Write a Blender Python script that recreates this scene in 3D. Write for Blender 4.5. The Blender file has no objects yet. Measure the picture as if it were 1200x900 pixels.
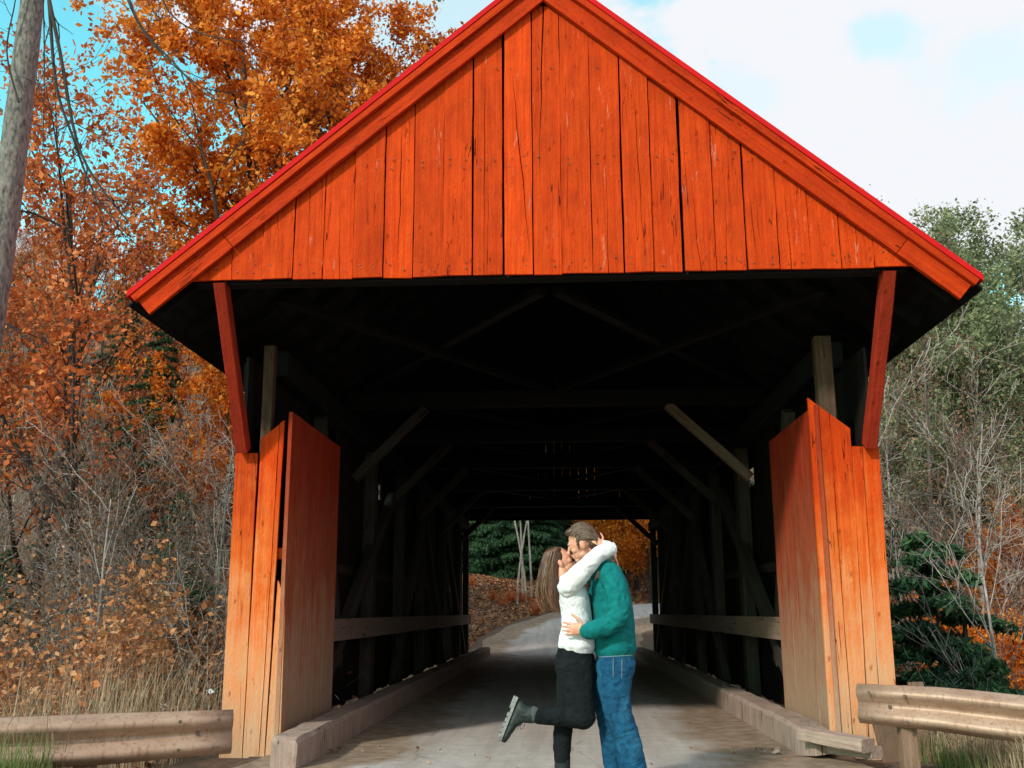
import bpy, bmesh, math, random
import numpy as np
from mathutils import Vector, Matrix, noise as mnoise
R = math.radians
scene = bpy.context.scene
C = scene.collection

# ------------------------------------------------------------------ camera
CAM = Vector((0.101, 0.0, 1.2)); FPX = 1184.14; PITCH = 0.222; YAW = -0.049; ROLL = -0.004
fwd = Vector((math.sin(YAW)*math.cos(PITCH), math.cos(YAW)*math.cos(PITCH), math.sin(PITCH)))
rgt = Vector((math.cos(YAW), -math.sin(YAW), 0.0))
upv = rgt.cross(fwd)
cr, sr = math.cos(ROLL), math.sin(ROLL)
# image x' = X cos - Y sin, y' = X sin + Y cos (y down)
cam_r = rgt*cr + upv*sr
cam_u = upv*cr - rgt*sr
cam_d = bpy.data.cameras.new('camera'); cam = bpy.data.objects.new('camera', cam_d); C.objects.link(cam)
m = Matrix((( cam_r.x, cam_u.x, -fwd.x, CAM.x), (cam_r.y, cam_u.y, -fwd.y, CAM.y), (cam_r.z, cam_u.z, -fwd.z, CAM.z), (0,0,0,1)))
cam.matrix_world = m
cam_d.sensor_width = 36; cam_d.lens = FPX/1200*36; cam_d.clip_start = 0.05; cam_d.clip_end = 5000
scene.camera = cam

def at(px, py, Y):
    """point on the vertical plane y = Y that the photograph shows at pixel (px, py)"""
    d = fwd*FPX + cam_r*(px-600) - cam_u*(py-450)
    return CAM + d*(Y/d.y)

# ------------------------------------------------------------------ world and sun
SUN_EL, SUN_AZ = R(31), R(-146)      # azimuth from +Y towards +X ; sun stands behind the camera, to the left
w = bpy.data.worlds.new('World'); scene.world = w; w.use_nodes = True
nt = w.node_tree; nt.nodes.clear()
def nd(t, kind, **kw):
    n = t.nodes.new(kind)
    for k, v in kw.items(): setattr(n, k, v)
    return n
wo = nd(nt, 'ShaderNodeOutputWorld'); bg = nd(nt, 'ShaderNodeBackground')
sky = nd(nt, 'ShaderNodeTexSky', sky_type='NISHITA', sun_disc=False, sun_elevation=SUN_EL, sun_rotation=SUN_AZ)
tc = nd(nt, 'ShaderNodeTexCoord')
mp = nd(nt, 'ShaderNodeMapping'); mp.inputs['Scale'].default_value = (1.0, 1.0, 2.2); mp.inputs['Location'].default_value = (3.1, 0.4, 1.7)
nz = nd(nt, 'ShaderNodeTexNoise'); nz.inputs['Scale'].default_value = 3.2; nz.inputs['Detail'].default_value = 7; nz.inputs['Roughness'].default_value = 0.55
sep = nd(nt, 'ShaderNodeSeparateXYZ')
bias = nd(nt, 'ShaderNodeMath', operation='MULTIPLY_ADD'); bias.inputs[1].default_value = 0.10
ramp = nd(nt, 'ShaderNodeValToRGB'); ramp.color_ramp.elements[0].position = 0.395; ramp.color_ramp.elements[1].position = 0.475
tint = nd(nt, 'ShaderNodeMixRGB', blend_type='MULTIPLY'); tint.inputs[0].default_value = 1; tint.inputs[2].default_value = (2.0, 4.6, 3.4, 1)
mulc = nd(nt, 'ShaderNodeMixRGB', blend_type='MIX'); mulc.inputs[2].default_value = (9.1, 9.3, 9.7, 1)
nt.links.new(tc.outputs['Generated'], mp.inputs[0]); nt.links.new(mp.outputs[0], nz.inputs['Vector'])
nt.links.new(tc.outputs['Generated'], sep.inputs[0]); nt.links.new(sep.outputs['X'], bias.inputs[0]); nt.links.new(nz.outputs[0], bias.inputs[2])
nt.links.new(bias.outputs[0], ramp.inputs[0]); nt.links.new(sky.outputs[0], tint.inputs[1]); nt.links.new(tint.outputs[0], mulc.inputs[1])
cov = ramp.outputs[0]
def sky_gap(px, py, r0, r1, depth, sx):
    global cov
    d = (fwd*FPX + cam_r*(px-600) - cam_u*(py-450)).normalized()
    sub = nd(nt, 'ShaderNodeVectorMath', operation='SUBTRACT'); nt.links.new(tc.outputs['Generated'], sub.inputs[0]); sub.inputs[1].default_value = d
    sc_ = nd(nt, 'ShaderNodeVectorMath', operation='MULTIPLY'); nt.links.new(sub.outputs[0], sc_.inputs[0]); sc_.inputs[1].default_value = (1/sx, 1/sx, 1)
    ln = nd(nt, 'ShaderNodeVectorMath', operation='LENGTH'); nt.links.new(sc_.outputs[0], ln.inputs[0])
    n2 = nd(nt, 'ShaderNodeTexNoise'); n2.inputs['Scale'].default_value = 24; n2.inputs['Detail'].default_value = 5; nt.links.new(tc.outputs['Generated'], n2.inputs['Vector'])
    a = nd(nt, 'ShaderNodeMath', operation='MULTIPLY_ADD'); nt.links.new(n2.outputs[0], a.inputs[0]); a.inputs[1].default_value = r1*1.6; nt.links.new(ln.outputs['Value'], a.inputs[2])
    mr = nd(nt, 'ShaderNodeMapRange'); mr.interpolation_type = 'SMOOTHSTEP'; nt.links.new(a.outputs[0], mr.inputs[0]); mr.inputs[1].default_value = r0+r1*0.8; mr.inputs[2].default_value = r1+r1*0.8
    mr.inputs[3].default_value = 1-depth; mr.inputs[4].default_value = 1
    mn = nd(nt, 'ShaderNodeMath', operation='MINIMUM'); nt.links.new(cov, mn.inputs[0]); nt.links.new(mr.outputs[0], mn.inputs[1]); cov = mn.outputs[0]
sky_gap(1042, 42, 0.008, 0.024, 0.34, 1.9); sky_gap(1170, 80, 0.012, 0.038, 0.18, 2.0); sky_gap(500, 22, 0.03, 0.075, 0.40, 1.8); sky_gap(860, 118, 0.010, 0.03, 0.15, 2.2)
nt.links.new(cov, mulc.inputs[0]); nt.links.new(mulc.outputs[0], bg.inputs[0]); bg.inputs[1].default_value = 0.1
nt.links.new(bg.outputs[0], wo.inputs[0])
sd = bpy.data.lights.new('sun', 'SUN'); sd.energy = 3.1; sd.angle = R(5); sd.color = (1.0, 0.93, 0.83)
so = bpy.data.objects.new('sun', sd); C.objects.link(so)
sdir = Vector((math.sin(SUN_AZ)*math.cos(SUN_EL), math.cos(SUN_AZ)*math.cos(SUN_EL), math.sin(SUN_EL)))
so.rotation_euler = sdir.to_track_quat('Z', 'Y').to_euler(); so.location = (-12, -20, 25)
vs = scene.view_settings; vs.view_transform = 'Standard'; vs.look = 'None'; vs.exposure = 0.0; vs.gamma = 1; vs.use_curve_mapping = False
scene.render.resolution_x = 1024; scene.render.resolution_y = 768
scene.cycles.max_bounces = 6; scene.cycles.transparent_max_bounces = 4

# ------------------------------------------------------------------ object helpers
WM = {}
def link(name, me, mt=None, parent=None, world=None):
    o = bpy.data.objects.new(name, me); C.objects.link(o)
    wmx = world if world is not None else Matrix.Identity(4)
    if parent is not None:
        o.parent = parent; o.matrix_parent_inverse = Matrix.Identity(4)
        o.matrix_basis = WM[parent].inverted() @ wmx
    else: o.matrix_basis = wmx
    WM[o] = wmx
    if mt is not None and me is not None and len(me.materials) == 0: me.materials.append(mt)
    return o
def thing(name, label, cat, loc=(0,0,0), group=None):
    o = link(name, None, world=Matrix.Translation(Vector(loc)))
    o.empty_display_size = 0.3
    return tag(o, label, cat, group)
def tag(o, label, cat, group=None):
    o['label'] = label; o['category'] = cat
    if group: o['group'] = group
    return o
def kind(o, k): o['kind'] = k; return o
def mesh(name, v, f, smooth=False):
    me = bpy.data.meshes.new(name); me.from_pydata([tuple(p) for p in v], [], f); me.update()
    if smooth: me.polygons.foreach_set('use_smooth', [True]*len(me.polygons))
    return me
def quadmesh(name, V, nv=4):
    """V: (n, nv, 3) array of separate small faces"""
    V = np.asarray(V, dtype=np.float32); n = V.shape[0]
    me = bpy.data.meshes.new(name)
    me.vertices.add(n*nv); me.vertices.foreach_set('co', V.reshape(-1))
    me.loops.add(n*nv); me.loops.foreach_set('vertex_index', np.arange(n*nv, dtype=np.int32))
    me.polygons.add(n); me.polygons.foreach_set('loop_start', np.arange(0, n*nv, nv, dtype=np.int32))
    me.update(calc_edges=True); me.validate()
    return me

# ------------------------------------------------------------------ materials
def newmat(name):
    mt = bpy.data.materials.new(name); mt.use_nodes = True
    t = mt.node_tree; b = t.nodes['Principled BSDF']
    return mt, t, b
def L(t, a, b): t.links.new(a, b)
def mth(t, op, a, b=None, c=None, clamp=False):
    n = nd(t, 'ShaderNodeMath', operation=op, use_clamp=clamp)
    for i, x in enumerate((a, b, c)):
        if x is None: continue
        if isinstance(x, (int, float)): n.inputs[i].default_value = x
        else: L(t, x, n.inputs[i])
    return n.outputs[0]
def mix(t, fac, a, b, mode='MIX'):
    n = nd(t, 'ShaderNodeMixRGB', blend_type=mode)
    for i, x in enumerate((fac, a, b)):
        if isinstance(x, (int, float)): n.inputs[i].default_value = x
        elif isinstance(x, tuple): n.inputs[i].default_value = (*x, 1)
        else: L(t, x, n.inputs[i])
    return n.outputs[0]
def rmp(t, x, *stops, interp='LINEAR'):
    n = nd(t, 'ShaderNodeValToRGB'); n.color_ramp.interpolation = interp
    e = n.color_ramp.elements
    while len(e) < len(stops): e.new(0.5)
    for i, (p, c) in enumerate(stops):
        e[i].position = p; e[i].color = (*c, 1) if isinstance(c, tuple) else (c, c, c, 1)
    L(t, x, n.inputs[0]); return n.outputs[0]
def coords(t, scale, rnd=True, which='Object'):
    tcn = nd(t, 'ShaderNodeTexCoord'); v = tcn.outputs[which]
    if rnd:
        oi = nd(t, 'ShaderNodeObjectInfo'); mm = mth(t, 'MULTIPLY', oi.outputs['Random'], 57.0)
        cx = nd(t, 'ShaderNodeCombineXYZ'); L(t, mm, cx.inputs[0]); L(t, mm, cx.inputs[1]); L(t, mm, cx.inputs[2])
        a = nd(t, 'ShaderNodeVectorMath', operation='ADD'); L(t, v, a.inputs[0]); L(t, cx.outputs[0], a.inputs[1]); v = a.outputs[0]
    mpn = nd(t, 'ShaderNodeMapping'); mpn.inputs['Scale'].default_value = scale; L(t, v, mpn.inputs[0])
    return mpn.outputs[0]
def nse(t, v, scale, detail=4, rough=0.55, dist=0.0):
    n = nd(t, 'ShaderNodeTexNoise'); n.inputs['Scale'].default_value = scale; n.inputs['Detail'].default_value = detail
    n.inputs['Roughness'].default_value = rough; n.inputs['Distortion'].default_value = dist
    L(t, v, n.inputs['Vector']); return n.outputs[0]
def bump(t, b, h, strength=0.5, dist=0.01):
    n = nd(t, 'ShaderNodeBump'); n.inputs['Strength'].default_value = strength; n.inputs['Distance'].default_value = dist
    L(t, h, n.inputs['Height']); L(t, n.outputs[0], b.inputs['Normal'])

def wood(name, c1, c2, dust=None, paint=False, rough=0.75, crack=0.012, tone=0.2, wear=None):
    mt, t, b = newmat(name)
    g = nse(t, coords(t, (38, 38, 1.3)), 1.0, 6, 0.6, 0.4)
    broad = nse(t, coords(t, (2.5, 2.5, 0.9)), 1.0, 3)
    col = mix(t, rmp(t, g, (0.25, 0.0), (0.75, 1.0)), c1, c2)
    oi = nd(t, 'ShaderNodeObjectInfo')
    vv = mth(t, 'MULTIPLY_ADD', oi.outputs['Random'], tone, 1.0-tone*0.6)
    vb = mth(t, 'MULTIPLY_ADD', broad, 0.5, 0.75)
    vm = mth(t, 'MULTIPLY', vv, vb)
    cv = nd(t, 'ShaderNodeCombineXYZ'); [L(t, vm, cv.inputs[i]) for i in range(3)]
    col = mix(t, 1.0, col, cv.outputs[0], 'MULTIPLY')
    # drying cracks along the grain
    cn = nse(t, coords(t, (13, 13, 0.55)), 1.0, 3, 0.5, 0.2)
    cm = mth(t, 'ABSOLUTE', mth(t, 'SUBTRACT', cn, 0.5))
    brk = nse(t, coords(t, (5, 5, 1.6)), 1.0, 2)
    cw = mth(t, 'MULTIPLY', rmp(t, brk, (0.52, 0.0), (0.68, 1.0)), crack*0.55)
    cr_ = mth(t, 'LESS_THAN', cm, cw)
    # knots
    vo = nd(t, 'ShaderNodeTexVoronoi'); vo.inputs['Scale'].default_value = 1.0; L(t, coords(t, (9, 9, 4.5)), vo.inputs['Vector'])
    kn = rmp(t, vo.outputs['Distance'], (0.05, 1.0), (0.15, 0.0))
    mot = nse(t, coords(t, (9, 9, 5)), 1.0, 6, 0.7)
    mv = mth(t, 'MULTIPLY_ADD', rmp(t, mot, (0.3, 0.0), (0.7, 1.0)), 0.34, 0.80)
    cm2 = nd(t, 'ShaderNodeCombineXYZ'); [L(t, mv, cm2.inputs[i]) for i in range(3)]
    col = mix(t, 1.0, col, cm2.outputs[0], 'MULTIPLY')
    if wear:
        wn = nse(t, coords(t, (16, 16, 2.2)), 1.0, 5, 0.7)
        col = mix(t, rmp(t, wn, (0.63, 0.0), (0.70, 0.7)), col, wear)
    if dust:
        geo = nd(t, 'ShaderNodeNewGeometry'); sp = nd(t, 'ShaderNodeSeparateXYZ'); L(t, geo.outputs['Position'], sp.inputs[0])
        dn = nse(t, coords(t, (6, 6, 0.8)), 1.0, 4)
        st = nse(t, coords(t, (26, 26, 0.9)), 1.0, 5, 0.65); sm_ = nse(t, coords(t, (4, 4, 3)), 1.0, 6, 0.7)
        zz = mth(t, 'ADD', sp.outputs['Z'], mth(t, 'MULTIPLY_ADD', dn, 0.9, -0.45))
        zz = mth(t, 'ADD', zz, mth(t, 'MULTIPLY_ADD', st, 2.0, -1.0)); zz = mth(t, 'ADD', zz, mth(t, 'MULTIPLY_ADD', sm_, 1.8, -0.9))
        zf = mth(t, 'DIVIDE', zz, 2.6)
        for (p0, p1, dc, amt) in dust:
            f = rmp(t, zf, (p0, amt), (p1, 0.0)); col = mix(t, f, col, dc)
    col = mix(t, mth(t, 'MULTIPLY', kn, 0.45), col, tuple(x*0.45 for x in c1))
    col = mix(t, mth(t, 'MULTIPLY', cr_, 0.85), col, tuple(x*0.12 for x in c1))
    L(t, col, b.inputs['Base Color']); b.inputs['Roughness'].default_value = rough; b.inputs['Specular IOR Level'].default_value = 0.1
    h = mth(t, 'SUBTRACT', mth(t, 'MULTIPLY_ADD', kn, 0.8, g), mth(t, 'MULTIPLY', cr_, 1.6))
    h = mth(t, 'ADD', h, mth(t, 'MULTIPLY', nse(t, coords(t, (50, 50, 30)), 1.0, 4), 0.9))
    bump(t, b, h, 0.8, 0.008)
    return mt

RED1, RED2 = (0.46, 0.030, 0.003), (0.66, 0.068, 0.005)
m_red = wood('red painted boards', RED1, RED2, wear=(0.62, 0.22, 0.14))
m_rake = wood('red painted trim', (0.42, 0.024, 0.003), (0.60, 0.052, 0.005))
m_wing = wood('dusty red boards', RED1, RED2, tone=0.15, dust=[(0.33, 0.95, (0.86, 0.24, 0.045), 0.75), (-0.02, 0.62, (0.60, 0.36, 0.21), 1.0)])
m_wing_in = wood('dusty inner boards with painted shade', (0.30, 0.026, 0.010), (0.38, 0.042, 0.014), tone=0.1, crack=0.008,  # real dust, but reds and tans darkened to paint in shade under the roof
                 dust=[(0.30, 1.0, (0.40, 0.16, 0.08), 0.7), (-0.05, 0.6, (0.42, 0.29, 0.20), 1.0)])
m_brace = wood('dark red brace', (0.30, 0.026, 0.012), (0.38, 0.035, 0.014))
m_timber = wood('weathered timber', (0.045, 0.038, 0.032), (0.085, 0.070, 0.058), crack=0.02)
m_dark = wood('near black timber', (0.010, 0.011, 0.012), (0.020, 0.020, 0.020), crack=0.02)  # near-black base colour for the interior timbers
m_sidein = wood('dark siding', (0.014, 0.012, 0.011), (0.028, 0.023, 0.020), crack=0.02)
m_rail = wood('dusty rail timber', (0.20, 0.135, 0.10), (0.32, 0.22, 0.17), crack=0.03, dust=[(0.0, 0.9, (0.36, 0.26, 0.20), 0.6)])
m_kerb = wood('dusty kerb timber', (0.30, 0.205, 0.165), (0.48, 0.355, 0.30), crack=0.03, tone=0.1, rough=0.9)
m_oldpost = wood('old brown post', (0.05, 0.028, 0.018), (0.13, 0.08, 0.05), crack=0.03)
m_post = wood('grey brown post', (0.17, 0.105, 0.07), (0.30, 0.19, 0.135))

def simple(name, c, rough=0.6, metal=0.0, var=0.15, scale=20, bmp=0.2, c2=None, bd=0.004, spec=0.4):
    mt, t, b = newmat(name)
    n = nse(t, coords(t, (1, 1, 1)), scale, 5)
    c2 = c2 or tuple(x*(1-var*2) for x in c)
    L(t, mix(t, rmp(t, n, (0.3, 0.0), (0.7, 1.0)), c2, c), b.inputs['Base Color'])
    b.inputs['Roughness'].default_value = rough; b.inputs['Metallic'].default_value = metal
    b.inputs['Specular IOR Level'].default_value = spec
    if bmp: bump(t, b, n, bmp, bd)
    return mt
m_roof = simple('red roof sheet', (0.62, 0.010, 0.012), 0.75, 0.0, 0.08, 6, spec=0.12)
m_dkroof = simple('near black roof underside', (0.012, 0.012, 0.013), 0.9)  # near-black base colour of the lining above the roof boards
m_deck = simple('deck underside', (0.10, 0.08, 0.07))
m_bolt = simple('rusty steel', (0.16, 0.11, 0.08), 0.5, 0.5)

def guard_mat():
    mt, t, b = newmat('dusty guardrail steel')
    n = nse(t, coords(t, (1.5, 1.5, 5), False), 3.0, 6, 0.65)
    n2 = nse(t, coords(t, (14, 14, 2), False), 3.0, 5, 0.6)
    col = mix(t, rmp(t, n, (0.35, 0.0), (0.65, 1.0)), (0.36, 0.22, 0.155), (0.46, 0.31, 0.23))
    col = mix(t, rmp(t, n2, (0.52, 0.0), (0.70, 0.8)), col, (0.24, 0.12, 0.07))
    L(t, col, b.inputs['Base Color']); b.inputs['Roughness'].default_value = 0.54; b.inputs['Metallic'].default_value = 0.3
    bump(t, b, n2, 0.15, 0.003)
    return mt
m_guard = guard_mat()

def leafmat(name, stops, trans=0.35, rough=0.6):
    mt, t, b = newmat(name)
    g = nd(t, 'ShaderNodeNewGeometry')
    oi = nd(t, 'ShaderNodeObjectInfo')
    x = mth(t, 'ADD', mth(t, 'MULTIPLY', g.outputs['Random Per Island'], 0.8), mth(t, 'MULTIPLY', oi.outputs['Random'], 0.2))
    n = nse(t, coords(t, (1, 1, 1)), 0.7, 2)
    x = mth(t, 'ADD', x, mth(t, 'MULTIPLY_ADD', n, 0.7, -0.35), clamp=True)
    col = rmp(t, x, *stops)
    L(t, col, b.inputs['Base Color']); b.inputs['Roughness'].default_value = rough; b.inputs['Specular IOR Level'].default_value = 0.2
    tr = nd(t, 'ShaderNodeBsdfTranslucent'); L(t, col, tr.inputs[0])
    ms = nd(t, 'ShaderNodeMixShader'); ms.inputs[0].default_value = trans
    out = t.nodes['Material Output']; L(t, b.outputs[0], ms.inputs[1]); L(t, tr.outputs[0], ms.inputs[2]); L(t, ms.outputs[0], out.inputs[0])
    return mt
m_orange = leafmat('orange maple leaves', [(0, (0.30, 0.06, 0.010)), (0.35, (0.66, 0.17, 0.016)), (0.7, (0.86, 0.28, 0.025)), (1, (0.95, 0.44, 0.08))])
m_rust = leafmat('rust leaves', [(0, (0.24, 0.05, 0.02)), (0.4, (0.56, 0.13, 0.035)), (0.8, (0.78, 0.24, 0.06)), (1, (0.85, 0.40, 0.17))])
m_tan = leafmat('tan beech leaves', [(0, (0.26, 0.09, 0.04)), (0.4, (0.52, 0.20, 0.08)), (0.8, (0.72, 0.33, 0.14)), (1, (0.80, 0.50, 0.30))])
m_brownleaf = leafmat('dry brown leaves', [(0, (0.08, 0.045, 0.03)), (0.5, (0.24, 0.12, 0.07)), (1, (0.45, 0.27, 0.17))])
m_needle = leafmat('hemlock needles', [(0, (0.014, 0.036, 0.024)), (0.5, (0.035, 0.095, 0.045)), (1, (0.10, 0.19, 0.06))], 0.15)
m_olive = leafmat('pale olive leaves', [(0, (0.09, 0.12, 0.06)), (0.5, (0.22, 0.26, 0.13)), (1, (0.42, 0.42, 0.24))], 0.3)
m_grass = leafmat('green grass', [(0, (0.06, 0.10, 0.03)), (0.5, (0.16, 0.22, 0.06)), (1, (0.34, 0.34, 0.15))], 0.3)
m_dry = leafmat('dry grass', [(0, (0.20, 0.13, 0.08)), (0.5, (0.42, 0.30, 0.19)), (1, (0.62, 0.50, 0.36))], 0.25)
m_litter = leafmat('leaf litter', [(0, (0.10, 0.05, 0.03)), (0.4, (0.26, 0.12, 0.06)), (0.8, (0.46, 0.20, 0.09)), (1, (0.55, 0.42, 0.32))], 0.1)
m_paleleaf = leafmat('bleached fallen leaves', [(0, (0.22, 0.13, 0.08)), (0.5, (0.45, 0.34, 0.26)), (1, (0.65, 0.56, 0.48))], 0.1)

def barkmat(name, c1, c2, vs=3.0):
    mt, t, b = newmat(name)
    n = nse(t, coords(t, (1, 1, 0.35)), vs*4, 6, 0.65)
    n2 = nse(t, coords(t, (1, 1, 0.6)), vs, 3)
    col = mix(t, rmp(t, n, (0.35, 0.0), (0.62, 1.0)), c1, c2)
    col = mix(t, rmp(t, n2, (0.5, 0.0), (0.62, 0.5)), col, tuple(x*0.6 for x in c2))
    L(t, col, b.inputs['Base Color']); b.inputs['Roughness'].default_value = 0.9; bump(t, b, n, 0.6, 0.02)
    return mt
m_bark = barkmat('grey brown bark', (0.07, 0.055, 0.045), (0.20, 0.165, 0.14))
m_barkp = barkmat('pale bare bark', (0.20, 0.165, 0.145), (0.50, 0.43, 0.39))
m_bigbark = barkmat('lichened grey bark', (0.05, 0.045, 0.042), (0.27, 0.245, 0.22), 7)
m_darkbark = barkmat('dark wet bark', (0.02, 0.015, 0.012), (0.055, 0.04, 0.032))

def ground_mat():
    mt, t, b = newmat('forest floor')
    v = coords(t, (1, 1, 1), False)
    n = nse(t, v, 9, 8, 0.7); n2 = nse(t, v, 0.35, 4)
    vo = nd(t, 'ShaderNodeTexVoronoi'); vo.inputs['Scale'].default_value = 16; L(t, v, vo.inputs['Vector'])
    leafc = rmp(t, vo.outputs['Color'], (0, (0.05, 0.03, 0.02)), (0.5, (0.13, 0.07, 0.04)), (1, (0.25, 0.13, 0.08)))
    col = mix(t, 0.45, leafc, rmp(t, n, (0.3, (0.03, 0.022, 0.016)), (0.7, (0.15, 0.09, 0.055))))
    col = mix(t, rmp(t, n2, (0.48, 0.0), (0.62, 0.45)), col, (0.07, 0.08, 0.04))
    L(t, col, b.inputs['Base Color']); b.inputs['Roughness'].default_value = 0.95; bump(t, b, n, 0.8, 0.05)
    return mt
def road_mat():
    mt, t, b = newmat('dusty road surface')
    v = coords(t, (1, 1, 1), False)
    geo = nd(t, 'ShaderNodeNewGeometry'); sp = nd(t, 'ShaderNodeSeparateXYZ'); L(t, geo.outputs['Position'], sp.inputs[0])
    at_ = nd(t, 'ShaderNodeAttribute', attribute_name='side')
    n = nse(t, v, 1.1, 5, 0.6); n2 = nse(t, v, 60, 6, 0.75); n3 = nse(t, v, 6, 5, 0.6)
    # bare dirt creeps in from both kerbs and across the approach
    d = mth(t, 'ADD', mth(t, 'ABSOLUTE', at_.outputs['Fac']), mth(t, 'MULTIPLY_ADD', n, 0.5, -0.25))
    d = mth(t, 'ADD', d, mth(t, 'MULTIPLY_ADD', n3, 0.12, -0.06))
    near = rmp(t, mth(t, 'DIVIDE', mth(t, 'ADD', sp.outputs['Y'], mth(t, 'MULTIPLY', n, 0.8)), 10.0), (0.76, 0.5), (0.80, 0.0))
    dirt = rmp(t, mth(t, 'ADD', d, near), (0.48, 0.0), (0.60, 1.0))
    conc = mix(t, rmp(t, n2, (0.3, 0.0), (0.7, 1.0)), (0.46, 0.40, 0.375), (0.64, 0.575, 0.55))
    conc = mix(t, rmp(t, n3, (0.35, 0.0), (0.7, 0.5)), conc, (0.34, 0.29, 0.26))
    trk = nse(t, coords(t, (3.2, 0.22, 1), False), 1.0, 6, 0.65)
    conc = mix(t, rmp(t, trk, (0.40, 0.55), (0.56, 0.0)), conc, (0.34, 0.28, 0.25))
    n4 = nse(t, v, 140, 3, 0.6); conc = mix(t, rmp(t, n4, (0.60, 0.0), (0.66, 0.6)), conc, (0.13, 0.10, 0.085))
    vc = nd(t, 'ShaderNodeTexVoronoi', feature='DISTANCE_TO_EDGE'); vc.inputs['Scale'].default_value = 0.9; L(t, coords(t, (1, 0.7, 1), False), vc.inputs['Vector'])
    ck = mth(t, 'MULTIPLY', rmp(t, vc.outputs['Distance'], (0.0, 0.6), (0.012, 0.0)), rmp(t, n, (0.5, 0.0), (0.6, 1.0)))
    conc = mix(t, ck, conc, (0.10, 0.08, 0.07))
    mud = mix(t, rmp(t, n3, (0.3, 0.0), (0.7, 1.0)), (0.20, 0.135, 0.095), (0.42, 0.31, 0.23))
    mud = mix(t, rmp(t, n2, (0.35, 0.25), (0.65, 0.0)), mud, (0.10, 0.06, 0.04))
    L(t, mix(t, dirt, conc, mud), b.inputs['Base Color']); b.inputs['Roughness'].default_value = 0.92
    b.inputs['Specular IOR Level'].default_value = 0.2
    bump(t, b, mth(t, 'ADD', n2, n3), 0.5, 0.012)
    return mt
m_ground = ground_mat(); m_road = road_mat()

# ------------------------------------------------------------------ terrain
def ss(a, b, x):
    t_ = np.clip((np.asarray(x, float)-a)/(b-a), 0, 1); return t_*t_*(3-2*t_)
def road_c(y):
    y = np.asarray(y, float); return np.where(y > 34, (np.maximum(y-34, 0))**2/34.0, 0.0)
def ground_h(x, y):
    x = np.asarray(x, float); y = np.asarray(y, float)
    rise = 1.55*ss(30, 50, y)
    c = road_c(y); sl = np.where(y > 34, 2*(np.maximum(y-34, 0))/34.0, 0)
    off = (x-c)/np.sqrt(1+sl*sl)
    z = rise
    z = z - 3.0*ss(9.3, 12.5, y)*(1-ss(25.5, 28.8, y))                      # stream gully under the bridge
    z = z - 1.1*ss(3.2, 6.5, abs(x))*ss(7.0, 10, y)*(1-ss(26, 40, y))
    z = z - 0.25*ss(3.3, 5.0, abs(x))*(1-ss(7.0, 10, y))
    # bank left of the far road
    z = z + (1.5*ss(3.1, 9.0, -off))*ss(29.2, 36, y)*ss(-40, -6, x-6)
    # wooded hills on both sides and ahead
    dl = np.maximum(0, y-38-22*ss(-22, -7, x)) * ss(3.0, 12.0, -off)
    z = z + np.minimum(dl*0.42, 26)
    dr = np.maximum(0, y-45-14*(1-ss(6, 18, x)))*ss(4, 20, off)
    z = z + np.minimum(dr*0.20, 15)
    side = np.maximum(0, abs(x)-24); z = z + np.minimum(side*np.where(x < 0, 0.22, 0.08), 14)*ss(8, 30, y)
    z = z + 0.25*np.sin(x*0.31+1)*np.sin(y*0.27)*ss(4.5, 12, abs(off)) + 0.07*np.sin(x*1.7)*np.sin(y*1.3+2)*ss(3.6, 8, abs(off))
    return z
def gh(x, y): return float(ground_h(x, y))
def terrain():
    n = 230
    u = np.linspace(-1, 1, n); xs = np.sinh(u*5.2)/np.sinh(5.2)*900
    vv = np.linspace(-0.62, 1, n); ys = 14 + np.sinh(vv*5.2)/np.sinh(5.2)*1000
    X, Y = np.meshgrid(xs, ys); Z = ground_h(X, Y)
    V = np.stack([X, Y, Z], -1).reshape(-1, 3)
    idx = np.arange(n*n).reshape(n, n)
    F = np.stack([idx[:-1, :-1], idx[:-1, 1:], idx[1:, 1:], idx[1:, :-1]], -1).reshape(-1, 4)
    me = bpy.data.meshes.new('ground'); me.from_pydata(V.tolist(), [], F.tolist()); me.update()
    me.polygons.foreach_set('use_smooth', [True]*len(me.polygons))
    kind(link('ground', me, m_ground), 'structure')
terrain()
def road():
    V, F, S = [], [], []; ys = np.concatenate([np.linspace(-60, 5, 30), np.linspace(5.5, 30, 60), np.linspace(30.5, 62, 50)])
    k = 13
    for j, y in enumerate(ys):
        c = float(road_c(y)); sl = 2*max(0, y-34)/34.0
        nrm = Vector((1, -sl)).normalized()
        for i in range(k):
            s = -1+2*i/(k-1); wdt = 2.42 if 8.3 < y < 29.5 else 3.0+0.12*math.sin(y*1.9+s*3)
            x = c+nrm.x*s*wdt; yy = y+nrm.y*s*wdt
            z = 1.55*float(ss(30, 50, yy)) + 0.03
            if abs(s) > 0.99 and not (8.3 < y < 29.5): z -= 0.12
            z += 0.012*mnoise.noise(Vector((x*1.5, yy*1.5, 0)))
            V.append((x, yy, z)); S.append(s)
    for j in range(len(ys)-1):
        for i in range(k-1):
            a = j*k+i; F.append((a, a+1, a+k+1, a+k))
    me = mesh('road', V, F, True); at_ = me.attributes.new('side', 'FLOAT', 'POINT'); at_.data.foreach_set('value', S)
    kind(link('road', me, m_road), 'structure')
road()

# stream below the bridge
m_water, t_, b_ = newmat('stream water'); b_.inputs['Base Color'].default_value = (0.03, 0.04, 0.04, 1); b_.inputs['Roughness'].default_value = 0.35
bump(t_, b_, nse(t_, coords(t_, (1, 1, 1), False), 6, 4), 0.2, 0.02)
kind(link('stream', mesh('stream', [(-60, 15.5, -2.78), (60, 15.5, -2.78), (60, 22.5, -2.78), (-60, 22.5, -2.78)], [(0, 1, 2, 3)]), m_water), 'structure')

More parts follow.
